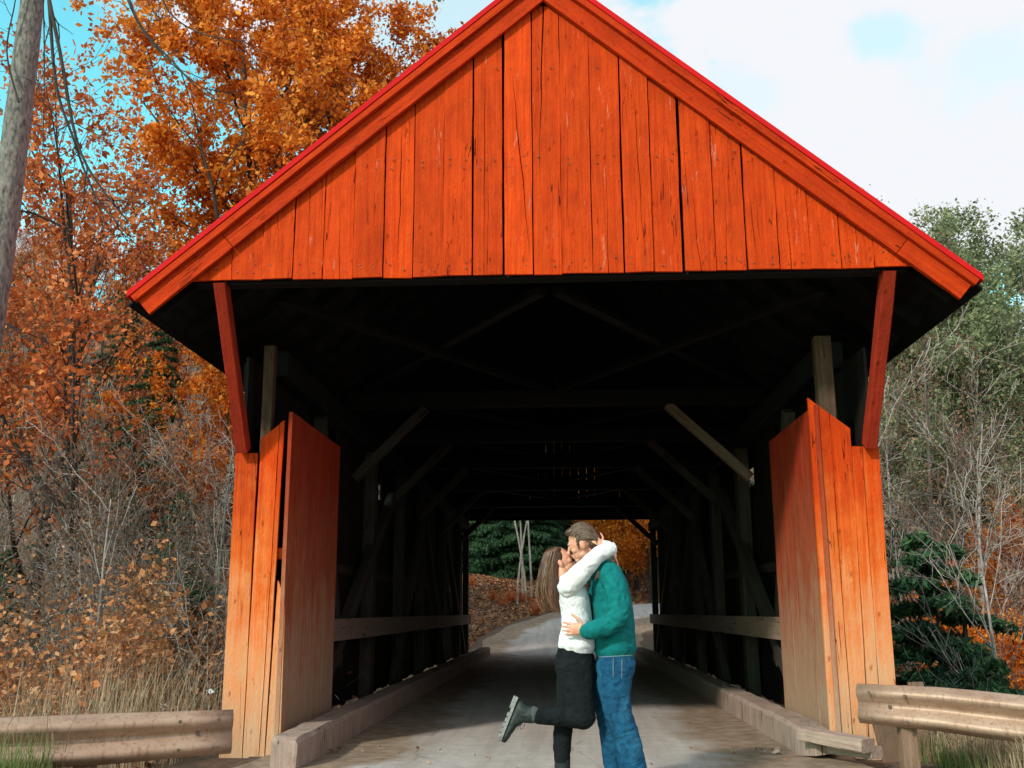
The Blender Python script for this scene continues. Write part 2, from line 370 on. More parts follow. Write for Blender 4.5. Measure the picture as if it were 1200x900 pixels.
# ------------------------------------------------------------------ timber helpers
def strip_prism(V, F, left, right, y0, y1):
    """closed plank between two (x,z) polylines of equal length, y0 front, y1 back"""
    n = len(left); b0 = len(V)
    for (lx, lz), (rx, rz) in zip(left, right):
        V += [(lx, y0, lz), (rx, y0, rz), (rx, y1, rz), (lx, y1, lz)]
    for k in range(n-1):
        a = b0+4*k; c = a+4
        F += [(a, a+1, c+1, c), (a+1, a+2, c+2, c+1), (a+2, a+3, c+3, c+2), (a+3, a, c, c+3)]
    F += [(b0+3, b0+2, b0+1, b0), (b0+4*(n-1), b0+4*(n-1)+1, b0+4*(n-1)+2, b0+4*(n-1)+3)]
def plank(name, bl, br, tr, tl, y, th, mt, parent, seed=0, jit=0.0025, crack=None, n=12, topline=None):
    """upright board whose front stands on plane y; corners are (x,z)"""
    rn = random.Random(seed); V, F = [], []
    ox, oz = bl[0], bl[1]
    lf, rt, c0, c1 = [], [], [], []
    jl = jr = 0
    for k in range(n+1):
        t = k/n
        jl = jl*0.6+rn.uniform(-jit, jit); jr = jr*0.6+rn.uniform(-jit, jit)
        l = (bl[0]+(tl[0]-bl[0])*t+jl-ox, bl[1]+(tl[1]-bl[1])*t-oz); r_ = (br[0]+(tr[0]-br[0])*t+jr-ox, br[1]+(tr[1]-br[1])*t-oz)
        lf.append(l); rt.append(r_)
        if crack:
            f0, f1, t0, t1, wd = crack
            f = f0+(f1-f0)*t + rn.uniform(-0.02, 0.02)
            s = math.sin(max(0, min(1, (t-t0)/(t1-t0)))*math.pi) if t0 > 0 and t1 < 1 else (max(0, min(1, (t1-t)/(t1-t0))) if t0 <= 0 else max(0, min(1, (t-t0)/(t1-t0))))
            cxp = l[0]+(r_[0]-l[0])*f; cz = l[1]+(r_[1]-l[1])*f
            c0.append((cxp-wd*s/2, cz)); c1.append((cxp+wd*s/2, cz))
    if crack:
        strip_prism(V, F, lf, c0, 0, th); strip_prism(V, F, c1, rt, 0, th)
    else: strip_prism(V, F, lf, rt, 0, th)
    return link(name, mesh(name, V, F), mt, parent, Matrix.Translation((ox, y, oz)))
BEAM = {}
def beam_mesh(w_, h_, Ln, seed):
    key = (round(w_, 3), round(h_, 3), round(Ln, 2), seed % 3)
    if key in BEAM: return BEAM[key]
    rn = random.Random(seed); V, F = [], []; n = 6; bv = min(w_, h_)*0.07
    prof = [(-w_/2+bv, -h_/2), (w_/2-bv, -h_/2), (w_/2, -h_/2+bv), (w_/2, h_/2-bv), (w_/2-bv, h_/2), (-w_/2+bv, h_/2), (-w_/2, h_/2-bv), (-w_/2, -h_/2+bv)]
    for k in range(n+1):
        for x, y in prof: V.append((x+rn.uniform(-1, 1)*0.003, y+rn.uniform(-1, 1)*0.003, Ln*k/n))
    for k in range(n):
        for i in range(8): F.append((8*k+i, 8*k+(i+1) % 8, 8*k+8+(i+1) % 8, 8*k+8+i))
    F += [tuple(range(7, -1, -1)), tuple(range(8*n, 8*n+8))]
    me = mesh('timber', V, F); BEAM[key] = me; return me
def beam(name, p0, p1, w_, h_, mt, parent, ref=(0, 1, 0), seed=0):
    """timber from p0 to p1; h_ measured along ref"""
    p0 = Vector(p0); p1 = Vector(p1); z = (p1-p0).normalized(); y = Vector(ref); y = (y-z*y.dot(z)).normalized(); x = y.cross(z)
    mx = Matrix(((x.x, y.x, z.x, p0.x), (x.y, y.y, z.y, p0.y), (x.z, y.z, z.z, p0.z), (0, 0, 0, 1)))
    me = beam_mesh(w_, h_, (p1-p0).length, seed)
    if me.materials and me.materials[0] != mt: me = me.copy(); me.materials.clear()
    return link(name, me, mt, parent, mx)

# ------------------------------------------------------------------ covered bridge
P, G, E = 8.94, 7.92, 29.17
bridge = thing('covered_bridge', 'red wooden covered bridge with board gable and dusty portal', 'covered bridge', (0, P, 0))
SL = (6.684-3.80)/3.40                        # roof slope
XE = 3.42; ZA = 6.70; ZE = ZA-SL*XE
nS = Vector((SL, 0, 1)).normalized()         # normal of the right slope (x>0 goes down)
def slopez(x): return ZA-SL*abs(x)
# roof sheets (two slopes, as folded metal) -----------------
def roof_slope(s):
    V, F = [], []; y0, y1 = G-0.10, E+1.0
    th = 0.055
    for (x, z) in ((0, ZA+0.05), (XE+0.05, ZA+0.05-SL*(XE+0.05))):
        for y in (y0, y1):
            for d in (0, th): V.append((s*x, y, z-d))
    F = [(0, 2, 6, 4), (1, 5, 7, 3), (0, 4, 5, 1), (2, 3, 7, 6), (4, 6, 7, 5), (0, 1, 3, 2)]
    ob = link('roof_slope', mesh('roof_slope', V, F), m_roof, bridge)
    # standing seams
    for y in np.arange(y0+0.42, y1, 0.45):
        beam('roof_seam', (s*0.02, y, ZA+0.062), (s*(XE+0.04), y, ZA+0.062-SL*(XE+0.02)), 0.02, 0.03, m_roof, ob, ref=(s*nS.x, 0, nS.z))
    return ob
rs = {s: roof_slope(s) for s in (-1, 1)}
for s in (-1, 1):
    V = []
    for (x, z) in ((0, ZA-0.012), (XE, ZA-0.012-SL*XE)):
        for y in (G-0.04, E+0.94):
            for d in (0, 0.008): V.append((s*x, y, z-d))
    link('roof_lining', mesh('roof_lining', V, [(0, 2, 6, 4), (1, 5, 7, 3), (0, 4, 5, 1), (2, 3, 7, 6), (4, 6, 7, 5), (0, 1, 3, 2)]), m_dkroof, rs[s])
# roof boarding underside, purlin-like boards running along the bridge
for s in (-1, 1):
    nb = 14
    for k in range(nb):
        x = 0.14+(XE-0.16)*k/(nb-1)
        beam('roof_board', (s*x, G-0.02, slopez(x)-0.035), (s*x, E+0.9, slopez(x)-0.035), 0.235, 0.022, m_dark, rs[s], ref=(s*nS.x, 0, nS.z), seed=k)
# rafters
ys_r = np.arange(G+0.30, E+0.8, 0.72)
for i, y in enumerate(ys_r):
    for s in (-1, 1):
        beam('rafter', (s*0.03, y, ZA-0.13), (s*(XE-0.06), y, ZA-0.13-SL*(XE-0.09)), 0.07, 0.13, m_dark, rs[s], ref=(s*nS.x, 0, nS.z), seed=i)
# rake boards on the near gable and on the far gable
def rake(yf, sgn):
    for s in (-1, 1):
        dirv = Vector((s*1, 0, -SL)).normalized(); top = Vector((0, yf, ZA+0.0)); nrm = Vector((s*nS.x, 0, nS.z))
        Ln = (XE+0.03)/abs(dirv.x)
        def rb(name, off, wd, y, th, a, b):
            p0 = top-nrm*(off+wd/2)/1.0; p0 = Vector((p0.x, y, p0.z))
            p0 = p0 + dirv*a; p1 = p0+dirv*(b-a)
            return beam(name, p0, p1, th, wd, m_rake, bridge, ref=nrm, seed=int(a*10)+s)
        cut = Ln*0.80 if s < 0 else Ln*0.86
        rb('rake_board', 0.062, 0.150, yf-0.020*sgn, 0.04, 0.05 if s > 0 else 0.06, cut)
        rb('rake_board', 0.064, 0.150, yf-0.022*sgn, 0.04, cut+0.006, Ln-0.02)
        rb('rake_moulding', 0.004, 0.060, yf-0.055*sgn, 0.07, 0.02, Ln+0.0)
rake(G, 1); rake(E+0.9, -1)
# near gable: frame timber behind the boards, each board its own piece
gf = beam('gable_beam', (-2.95, G+0.16, 3.99), (2.95, G+0.16, 3.99), 0.16, 0.14, m_dark, bridge, ref=(0, 1, 0))
for s in (-1, 1): beam('gable_stud', (s*1.3, G+0.12, 4.0), (s*1.3, G+0.12, slopez(1.3)-0.25), 0.1, 0.1, m_dark, gf)
beam('gable_stud', (0, G+0.12, 4.0), (0, G+0.12, 6.3), 0.1, 0.1, m_dark, gf)
seams = [217, 270, 306, 342, 377, 412, 448, 483, 518, 553, 590, 625, 659, 695, 732, 767, 802, 840, 877, 915, 952, 988, 1027, 1075]
cracks = {3: (0.5, 0.45, 0.1, 1.0, 0.007), 4: (0.55, 0.5, -0.1, 0.8, 0.006), 6: (0.5, 0.55, 0.05, 0.95, 0.008), 9: (0.35, 0.4, 0.1, 0.9, 0.006), 10: (0.95, 0.12, 0.05, 0.8, 0.008),
          11: (0.1, 0.45, 0.3, 1.0, 0.014), 11.5: 0, 13: (0.5, 0.5, 0.0, 0.6, 0.006), 14: (0.7, 0.45, 0.1, 0.9, 0.006), 16: (0.5, 0.1, 0.0, 0.6, 0.007), 17: (0.35, 0.5, -0.1, 0.7, 0.007),
          18: (0.3, 0.1, 0.05, 0.6, 0.006), 19: (0.35, 0.3, 0.0, 0.9, 0.008), 21: (0.5, 0.5, 0.1, 0.7, 0.004), 2: (0.6, 0.4, 0.1, 1.0, 0.005)}
rn = random.Random(5)
for i in range(len(seams)-1):
    gp = lambda k: {9: .014, 10: .020, 11: .012, 14: .014, 16: .024, 18: .016, 6: .012, 3: .010}.get(k, (.004, .007, .005, .009)[k % 4])
    x0 = at(seams[i], 316, G).x+gp(i)/2; x1 = at(seams[i+1], 316, G).x-gp(i+1)/2
    drift = rn.uniform(-0.012, 0.012)
    zb = 3.926+rn.uniform(-0.006, 0.004)
    o_ = 0.03
    plank('board', (x0, zb), (x1, zb+rn.uniform(-.006, .006)), (x1, slopez(x1)-0.20), (x0, slopez(x0)-0.20), G+rn.uniform(0.012, 0.034), 0.028, m_red, gf,
          seed=i+1, crack=cracks.get(i), n=14)
nv, nf_ = [], []; rn = random.Random(44)
for i in range(len(seams)-1):
    xa, xb = at(seams[i], 316, G).x, at(seams[i+1], 316, G).x
    for z in (3.985, 4.04, 4.9, 4.96, 5.8):
        for f in (0.25, 0.74):
            x = xa+(xb-xa)*(f+rn.uniform(-.06, .06)); zz_ = z+rn.uniform(-.02, .02)
            if zz_ > slopez(x)-0.24 or rn.random() < 0.3: continue
            r = rn.uniform(0.004, 0.007); c0 = len(nv)
            for j in range(6): an = j*1.0472; nv.append((x+r*math.cos(an), G+0.0095, zz_+r*math.sin(an)))
            for j in range(6): an = j*1.0472; nv.append((x+r*math.cos(an), G+0.020, zz_+r*math.sin(an)))
            nf_ += [tuple(range(c0+5, c0-1, -1))]+[(c0+j, c0+(j+1) % 6, c0+6+(j+1) % 6, c0+6+j) for j in range(6)]
kind(link('nail_heads', mesh('nail_heads', nv, nf_), m_bolt, gf), 'stuff')
# far gable boards, daylight shows between them
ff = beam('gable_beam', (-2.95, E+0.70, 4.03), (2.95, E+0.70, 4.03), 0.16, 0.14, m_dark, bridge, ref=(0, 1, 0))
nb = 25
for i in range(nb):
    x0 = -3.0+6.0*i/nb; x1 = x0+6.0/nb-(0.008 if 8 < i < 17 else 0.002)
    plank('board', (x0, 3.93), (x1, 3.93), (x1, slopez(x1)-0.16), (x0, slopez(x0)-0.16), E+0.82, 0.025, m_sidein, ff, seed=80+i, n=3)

# portal wings ------------------------------------------------------
def wp(px, py, Y=P): p_ = at(px, py, Y); return (p_.x, p_.z)
def wing(s):
    if s < 0:
        core = beam('corner_post', (-2.62, P+0.16, 0.0), (-2.62, P+0.16, 3.65), 0.10, 0.10, m_oldpost, bridge)
        plank('board', wp(256, 905), wp(282.5, 905), wp(302, 531), wp(276.5, 531), P, 0.03, m_wing, core, 201, 0.003)
        plank('board', wp(283, 905), wp(301.5, 905), wp(327.5, 497), wp(306, 514), P+0.004, 0.03, m_wing, core, 202, 0.003)
        plank('board', wp(302.5, 905), wp(308, 905), wp(333.5, 492), wp(328.3, 496), P+0.006, 0.03, m_wing, core, 203, 0.003)
        # low board with a curved top corner
        lf = [wp(310.5, 896)]+[wp(310.5+(324.5-310.5)*k/6, 896-(896-700)*k/6) for k in range(1, 7)]+[wp(325.2, 690), wp(325.6, 684), wp(326, 680)]
        rt = [wp(328, 888)]+[wp(328+(333.8-328)*k/6, 888-(888-725)*k/6) for k in range(1, 7)]+[wp(333.6, 710), wp(331.5, 695), wp(327, 682)]
        V, F = [], []; ox, oz = lf[0]
        strip_prism(V, F, [(a-ox, b-oz) for a, b in lf], [(a-ox, b-oz) for a, b in rt], 0, 0.03)
        link('board', mesh('board', V, F), m_wing, core, Matrix.Translation((ox, P-0.012, oz)))
        q = at(336, 780, P); beam('nailer', (-2.80, P+0.10, 1.72), (-2.36, P+0.10, 1.72), 0.10, 0.05, m_wing, core)
        xi0 = -2.335
    else:
        core = beam('corner_post', (2.50, P+0.16, 0.0), (2.50, P+0.16, 3.65), 0.15, 0.13, m_oldpost, bridge)
        tops = [((946.5, 466), (957.5, 474)), ((957.5, 474), (972, 484)), ((972.5, 484.5), (997, 502)), ((998, 523), (1010, 523)), ((1010.5, 523), (1030, 523))]
        bots = [((975.5, 900), (988, 900)), ((988.5, 900), (1002, 900)), ((1002.5, 894), (1021, 894)), ((1021.5, 893), (1036, 893)), ((1036.5, 890), (1057, 890))]
        for k, (tp, bt) in enumerate(zip(tops, bots)):
            plank('board', wp(*bt[0]), wp(bt[1][0]-0.6, bt[1][1]), wp(tp[1][0]-0.6, tp[1][1]), wp(*tp[0]), P+0.003*(k % 3), 0.03, m_wing, core, 220+k, 0.003)
        xi0 = 2.345
    # return wall: boards running back from the opening edge
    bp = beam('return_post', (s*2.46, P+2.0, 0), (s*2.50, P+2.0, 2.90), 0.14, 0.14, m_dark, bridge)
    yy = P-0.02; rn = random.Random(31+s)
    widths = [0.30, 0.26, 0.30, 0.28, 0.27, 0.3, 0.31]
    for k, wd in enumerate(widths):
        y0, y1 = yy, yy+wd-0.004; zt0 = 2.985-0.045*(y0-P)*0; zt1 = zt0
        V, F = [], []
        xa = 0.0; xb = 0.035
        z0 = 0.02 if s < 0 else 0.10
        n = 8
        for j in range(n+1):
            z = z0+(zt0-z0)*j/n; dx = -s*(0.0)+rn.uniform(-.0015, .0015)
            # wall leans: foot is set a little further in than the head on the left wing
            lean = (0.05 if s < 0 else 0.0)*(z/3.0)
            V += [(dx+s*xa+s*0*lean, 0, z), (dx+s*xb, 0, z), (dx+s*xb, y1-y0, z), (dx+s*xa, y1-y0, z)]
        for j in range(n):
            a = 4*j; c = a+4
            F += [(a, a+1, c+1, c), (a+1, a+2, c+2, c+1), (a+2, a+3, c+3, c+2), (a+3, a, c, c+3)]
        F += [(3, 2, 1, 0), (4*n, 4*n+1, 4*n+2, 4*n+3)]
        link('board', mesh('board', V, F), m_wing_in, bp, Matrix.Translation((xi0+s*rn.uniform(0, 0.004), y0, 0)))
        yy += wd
wing(-1); wing(1)
# slanting red braces that carry the gable overhang
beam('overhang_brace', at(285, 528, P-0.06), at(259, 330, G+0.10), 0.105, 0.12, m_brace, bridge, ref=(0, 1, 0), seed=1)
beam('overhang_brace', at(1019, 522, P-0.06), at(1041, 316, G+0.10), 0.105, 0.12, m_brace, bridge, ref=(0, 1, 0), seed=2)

# side trusses --------------------------------------------------------
for s in (-1, 1):
    pl = beam('top_plate', (s*2.72, P+0.7, 3.62), (s*2.72, E+0.8, 3.62), 0.24, 0.26, m_dark, bridge, ref=(0, 0, 1))
    beam('bottom_chord', (s*2.72, P+0.1, -0.18), (s*2.72, E+0.2, -0.18), 0.24, 0.3, m_timber, bridge, ref=(0, 0, 1))
    beam('eave_board', (s*2.93, P+0.4, 3.42), (s*2.93, E+0.6, 3.42), 0.03, 0.28, m_sidein, bridge, ref=(0, 0, 1))
    ys_p = [14.7, 17.4, 20.0, 23.6, 27.2]
    for i, y in enumerate(ys_p):
        beam('truss_post', (s*2.70, y, 0), (s*2.70, y, 3.50), 0.17, 0.26 if i else 0.30, m_timber, bridge, seed=i)
    # diagonals: foot near, head far
    beam('truss_brace', (s*2.62, 11.15, 0.1), (s*2.64, 16.2, 3.0), 0.12, 0.2, m_timber, bridge, ref=(0, 0, 1), seed=3)
    beam('truss_brace', (s*2.62, 16.5, 0.1), (s*2.64, 19.9, 3.0), 0.12, 0.18, m_timber, bridge, ref=(0, 0, 1), seed=4)
    beam('truss_brace', (s*2.62, 23.5, 0.1), (s*2.64, 20.1, 3.0), 0.12, 0.18, m_timber, bridge, ref=(0, 0, 1), seed=5)
    beam('truss_brace', (s*2.62, 28.3, 0.1), (s*2.64, 23.7, 3.0), 0.12, 0.18, m_timber, bridge, ref=(0, 0, 1), seed=6)
    beam('truss_brace', (s*2.66, 12.6, 0.6), (s*2.66, 11.3, 3.4), 0.12, 0.18, m_timber, bridge, ref=(0, 1, 0), seed=7)
    beam('side_rail', (s*2.52, 10.98, 1.01), (s*2.52, 28.9, 1.01), 0.08, 0.25, m_rail, bridge, ref=(0, 0, 1), seed=8)
    beam('wall_girt', (s*2.80, P+0.4, 1.75), (s*2.80, E-0.1, 1.75), 0.06, 0.12, m_timber, bridge, ref=(0, 0, 1), seed=9)
    # outside siding, each board its own piece
    rn = random.Random(70+s); y = P+0.03; V, F = [], []
    shared = []
    for q in range(6):
        hh = 3.50 if q < 5 else 2.90
        V, F = [], []; a = [(0+rn.uniform(-.003, .003), hh*k/4) for k in range(5)]; b = [(0.245+rn.uniform(-.003, .003), hh*k/4) for k in range(5)]
        strip_prism(V, F, a, b, 0, 0.025)
        # turn the board so that its width runs along y
        V = [(yv, xv, zv) for xv, yv, zv in V]; F = [tuple(reversed(f)) for f in F]
        me = mesh('siding_board', V, F); me.materials.append(m_sidein); shared.append(me)
    k = 0
    while y < E-0.05:
        link('siding_board', shared[5 if k in ((12, 13, 14, 26, 27, 44) if s < 0 else (15, 22, 23, 38, 39, 60)) else k % 5], None, bridge, Matrix.Translation((s*2.80+(0.03 if s > 0 else -0.005)+rn.uniform(0, .004), y, 0.02+rn.uniform(-.02, .02)+(0.03 if k > 8 else 0))))
        y += 0.2505; k += 1
# kerb timbers
def kerb(s):
    rn = random.Random(9+s); V, F = [], []
    xin = 1.95 if s < 0 else 2.04; wd = 0.27; h = 0.24; y0 = 8.15 if s < 0 else 8.75
    n = 40; prof = [(0, 0.0), (0.0, h-0.035), (0.03, h), (wd-0.03, h), (wd, h-0.03), (wd, 0)]
    for k in range(n+1):
        y = y0+(28.9-y0)*(k/n)**1.6
        sh = 1.0
        if k < 2: sh = (0.62 if k == 0 else 0.90)
        for (x, z) in prof:
            dz = rn.uniform(-.006, .006)
            if s > 0 and k < 4: dz -= (0.10 if z > 0 else -0.06)*max(0, 1-k/3.5)*(0.6+0.4*math.sin(x*30))
            V.append((s*(xin+0.05*(1-sh)+x*sh+rn.uniform(-.005, .005)+(0.02*max(0, 3-k) if s > 0 else 0)), y-(0.06*(1-sh) if k == 0 else 0)+rn.uniform(-.01, .01)*(k < 3), 0.02+max(0, z*(1 if k else 0.9)+dz)))
    m_ = len(prof)
    for k in range(n):
        for i in range(m_):
            a = k*m_+i; b = k*m_+(i+1) % m_
            F.append((a, b, b+m_, a+m_) if s > 0 else (b, a, a+m_, b+m_))
    F.append(tuple(range(m_))); F.append(tuple(range(n*m_, n*m_+m_)))
    me = mesh('kerb_timber', V, F); bm = bmesh.new(); bm.from_mesh(me); bmesh.ops.recalc_face_normals(bm, faces=bm.faces); bm.to_mesh(me); bm.free()
    link('kerb_timber', me, m_kerb, bridge)
kerb(-1); kerb(1)
# splintered end of the right kerb
for k, (a, b, w_, h_) in enumerate([((2.05, 8.80, 0.22), (2.42, 8.30, 0.19), .16, .10), ((2.20, 8.86, 0.12), (2.50, 8.36, 0.13), .12, .09)]):
    beam('kerb_splinter', a, b, w_, h_, m_kerb, bridge, ref=(0, 0, 1), seed=k)
# deck slab under the road surface
dv = [(x, y, z) for z in (-0.30, 0.012) for y in (8.9, E+0.1) for x in (-2.58, 2.58)]
link('deck', mesh('deck', dv, [(0, 2, 3, 1), (4, 5, 7, 6), (0, 1, 5, 4), (2, 6, 7, 3), (0, 4, 6, 2), (1, 3, 7, 5)]), m_deck, bridge)
# abutments
m_stone = simple('abutment stone', (0.22, 0.19, 0.16), 0.9, 0, 0.3, 3, 0.6, bd=0.05)
for (y0, y1) in ((8.96, 9.9), (28.3, 29.4)):
    av = [(x, y, z) for z in (-3.4, -0.34) for y in (y0, y1) for x in (-3.1, 3.1)]
    link('abutment', mesh('abutment', av, [(0, 2, 3, 1), (4, 5, 7, 6), (0, 1, 5, 4), (2, 6, 7, 3), (0, 4, 6, 2), (1, 3, 7, 5)]), m_stone, bridge)
# tie beams with knee braces
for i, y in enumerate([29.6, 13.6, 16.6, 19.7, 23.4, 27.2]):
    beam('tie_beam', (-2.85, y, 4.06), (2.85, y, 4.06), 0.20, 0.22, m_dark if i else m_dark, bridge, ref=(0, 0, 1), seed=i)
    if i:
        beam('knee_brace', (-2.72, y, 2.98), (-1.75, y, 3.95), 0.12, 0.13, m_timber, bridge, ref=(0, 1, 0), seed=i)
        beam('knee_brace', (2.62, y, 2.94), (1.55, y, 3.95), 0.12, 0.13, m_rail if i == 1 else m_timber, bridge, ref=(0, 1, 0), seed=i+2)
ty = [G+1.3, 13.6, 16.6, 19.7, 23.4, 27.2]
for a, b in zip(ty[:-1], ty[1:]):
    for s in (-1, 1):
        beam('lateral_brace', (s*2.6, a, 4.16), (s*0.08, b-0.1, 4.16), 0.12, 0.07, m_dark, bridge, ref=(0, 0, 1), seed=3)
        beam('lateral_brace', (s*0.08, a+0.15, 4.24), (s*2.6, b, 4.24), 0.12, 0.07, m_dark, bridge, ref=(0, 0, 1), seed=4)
# far portal frame: posts and lintel
for s in (-1, 1): beam('far_post', (s*2.66, E-0.1, 0), (s*2.66, E-0.1, 3.9), 0.16, 0.2, m_timber, bridge)
beam('portal_lintel', (-2.9, E+0.60, 3.90), (2.9, E+0.60, 3.90), 0.1, 0.16, m_dark, bridge, ref=(0, 0, 1))

# ------------------------------------------------------------------ guardrails
def guardrail(pts, label, post_at, flare):
    base = Vector(pts[0]); root = thing('guardrail', label, 'guardrail', (base.x, base.y, 0), 'guardrails flanking the bridge')
    prof = [(0.000, 0.155), (0.012, 0.150), (0.060, 0.128), (0.094, 0.108), (0.100, 0.088), (0.094, 0.066), (0.022, 0.020), (0.012, 0.0),
            (0.022, -0.020), (0.094, -0.066), (0.100, -0.088), (0.094, -0.108), (0.060, -0.128), (0.012, -0.150), (0.000, -0.155)]
    # smooth the path
    pv = [Vector(p) for p in pts]; path = []
    for a, b in zip(pv[:-1], pv[1:]):
        nseg = max(2, int((b-a).length/0.25))
        path += [a.lerp(b, k/nseg) for k in range(nseg)]
    path.append(pv[-1])
    V, F = [], []; m_ = len(prof)
    for k, p in enumerate(path):
        tg = (path[min(k+1, len(path)-1)]-path[max(k-1, 0)]).normalized()
        out = Vector((tg.y, -tg.x, 0)).normalized()
        if out.y > 0: out = -out            # the face turns towards the road user
        fl = 1.0; 
        for (d, z) in prof:
            dd = d; zz = z
            if k < 3: dd = d*(1-0.12*(3-k)) ; zz = z*(1-0.04*(3-k))
            q = p+out*dd; V.append((q.x, q.y, q.z+zz))
    for k in range(len(path)-1):
        for i in range(m_-1):
            a = k*m_+i; F.append((a, a+1, a+m_+1, a+m_))
    me = mesh('rail_beam', V, F, True)
    ob = link('rail_beam', me, m_guard, root)
    sol = ob.modifiers.new('thickness', 'SOLIDIFY'); sol.thickness = 0.004
    tg = (path[4]-path[0]).normalized(); out = Vector((tg.y, -tg.x, 0)).normalized(); out = -out if out.y > 0 else out
    for dx in (0.10, 0.34):
        for z in (0.088, -0.088):
            c = path[0]+tg*dx+out*0.098+Vector((0, 0, z))
            beam('bolt', c-out*0.004, c+out*0.008, 0.017, 0.017, m_bolt, root, ref=(0, 0, 1))
    for c_ in (0.22,):
        c = path[0]+tg*c_+out*0.02; beam('bolt', c, c+out*0.012, 0.02, 0.02, m_bolt, root, ref=(0, 0, 1))
    for d in post_at:
        c = pv[0]+tg*d-out*0.10
        beam('guard_post', (c.x, c.y, gh(c.x, c.y)-0.1), (c.x, c.y, c.z+0.14), 0.11, 0.13, m_post, root, seed=int(d*10))
g0 = at(272, 857, 7.0); g1 = at(120, 866, 6.7); g2 = at(0, 872, 6.45); g3 = at(-400, 905, 5.9)
guardrail([g0, g1, g2, g3], 'dusty steel guardrail left of the bridge, half hidden in tall grass', [0.9, 2.8], 1)
h0 = at(1006, 824, 7.75); h1 = at(1100, 831, 7.5); h2 = at(1200, 843, 7.25); h3 = at(1600, 878, 6.7)
guardrail([h0, h1, h2, h3], 'dusty steel guardrail right of the bridge with a bare wooden post', [0.30, 2.4], 1)
# broken plank stub beside the right wing
beam('plank_stub', (2.78, 8.86, -0.1), (2.62, 8.72, 0.55), 0.16, 0.04, m_post, bridge, seed=2)
beam('plank_stub', (3.02, 8.90, -0.1), (3.0, 8.86, 0.62), 0.12, 0.05, m_post, bridge, seed=1)

# ------------------------------------------------------------------ vegetation prototypes
class Tree:
    def __init__(s, seed): s.V = []; s.F = []; s.tips = []; s.r = random.Random(seed); s.nr = np.random.RandomState(seed)
    def tube(s, pts, rad, sides):
        b0 = len(s.V); n = len(pts)
        for k in range(n):
            t = (pts[min(k+1, n-1)]-pts[max(k-1, 0)])
            t = t.normalized() if t.length > 1e-6 else Vector((0, 0, 1))
            a = t.orthogonal().normalized(); b = t.cross(a)
            for i in range(sides):
                an = 2*math.pi*i/sides; s.V.append(pts[k]+(a*math.cos(an)+b*math.sin(an))*rad[k])
        for k in range(n-1):
            for i in range(sides):
                p = b0+k*sides+i; q = b0+k*sides+(i+1) % sides; s.F.append((p, q, q+sides, p+sides))
    def grow(s, p, d, ln, r, lev, cfg):
        c = cfg[lev]; n = c['n']; pts = [p]; rad = [r]; step = ln/n; dd = d.normalized()
        for k in range(n):
            dd = (dd+Vector((s.r.gauss(0, 1), s.r.gauss(0, 1), s.r.gauss(0, 1)))*c['wob']+Vector((0, 0, c['up']))).normalized()
            pts.append(pts[-1]+dd*step); rad.append(max(r*(1-(k+1)/n*c['tap']), c.get('rmin', 0.004)))
        s.tube(pts, rad, c['sides'])
        if c.get('tips'): 
            for q in pts[1:]: s.tips.append(tuple(q))
        if lev+1 < len(cfg):
            for j in range(c['kids']):
                t = c['from']+(1-c['from'])*(j+s.r.random())/c['kids']; x = t*n; k = min(int(x), n-1); q = pts[k].lerp(pts[k+1], x-k)
                ax = (pts[k+1]-pts[k]).normalized(); o = ax.orthogonal().normalized(); an = s.r.random()*6.283
                side = (Matrix.Rotation(an, 3, ax) @ o)
                ang = c['ang']*s.r.uniform(0.75, 1.25)
                nd_ = ax*math.cos(ang)+side*math.sin(ang)
                s.grow(q, nd_, ln*c['kl']*s.r.uniform(0.6, 1.15)*(1.15-0.6*t if c.get('shape') else 1), max(rad[k]*c['kr'], 0.004), lev+1, cfg)
    def wood(s, name='trunk'): return mesh(name, s.V, s.F, True)
    def leaves(s, n, size, spread, name='crown', keep=None, flat=0.0, aspect=0.6):
        T = np.array(s.tips); 
        if keep is not None: T = T[keep(T)]
        pw = s.nr.gamma(0.7, 1.0, len(T)); idx = s.nr.choice(len(T), n, p=pw/pw.sum()); c = T[idx]+s.nr.normal(0, spread, (n, 3))
        a = s.nr.normal(0, 1, (n, 3)); a[:, 2] *= (1-flat); a /= np.linalg.norm(a, axis=1)[:, None]
        b = s.nr.normal(0, 1, (n, 3)); b[:, 2] *= (1-flat); b -= a*(a*b).sum(1)[:, None]; b /= np.linalg.norm(b, axis=1)[:, None]
        sz = size*np.clip(s.nr.lognormal(-0.08, 0.32, (n, 1)), 0.4, 1.9); a = a*sz*0.5; b = b*sz*0.5*aspect
        return quadmesh(name, np.stack([c-a, c+b*1.0-a*0.1, c+a, c-b-a*0.1], 1))

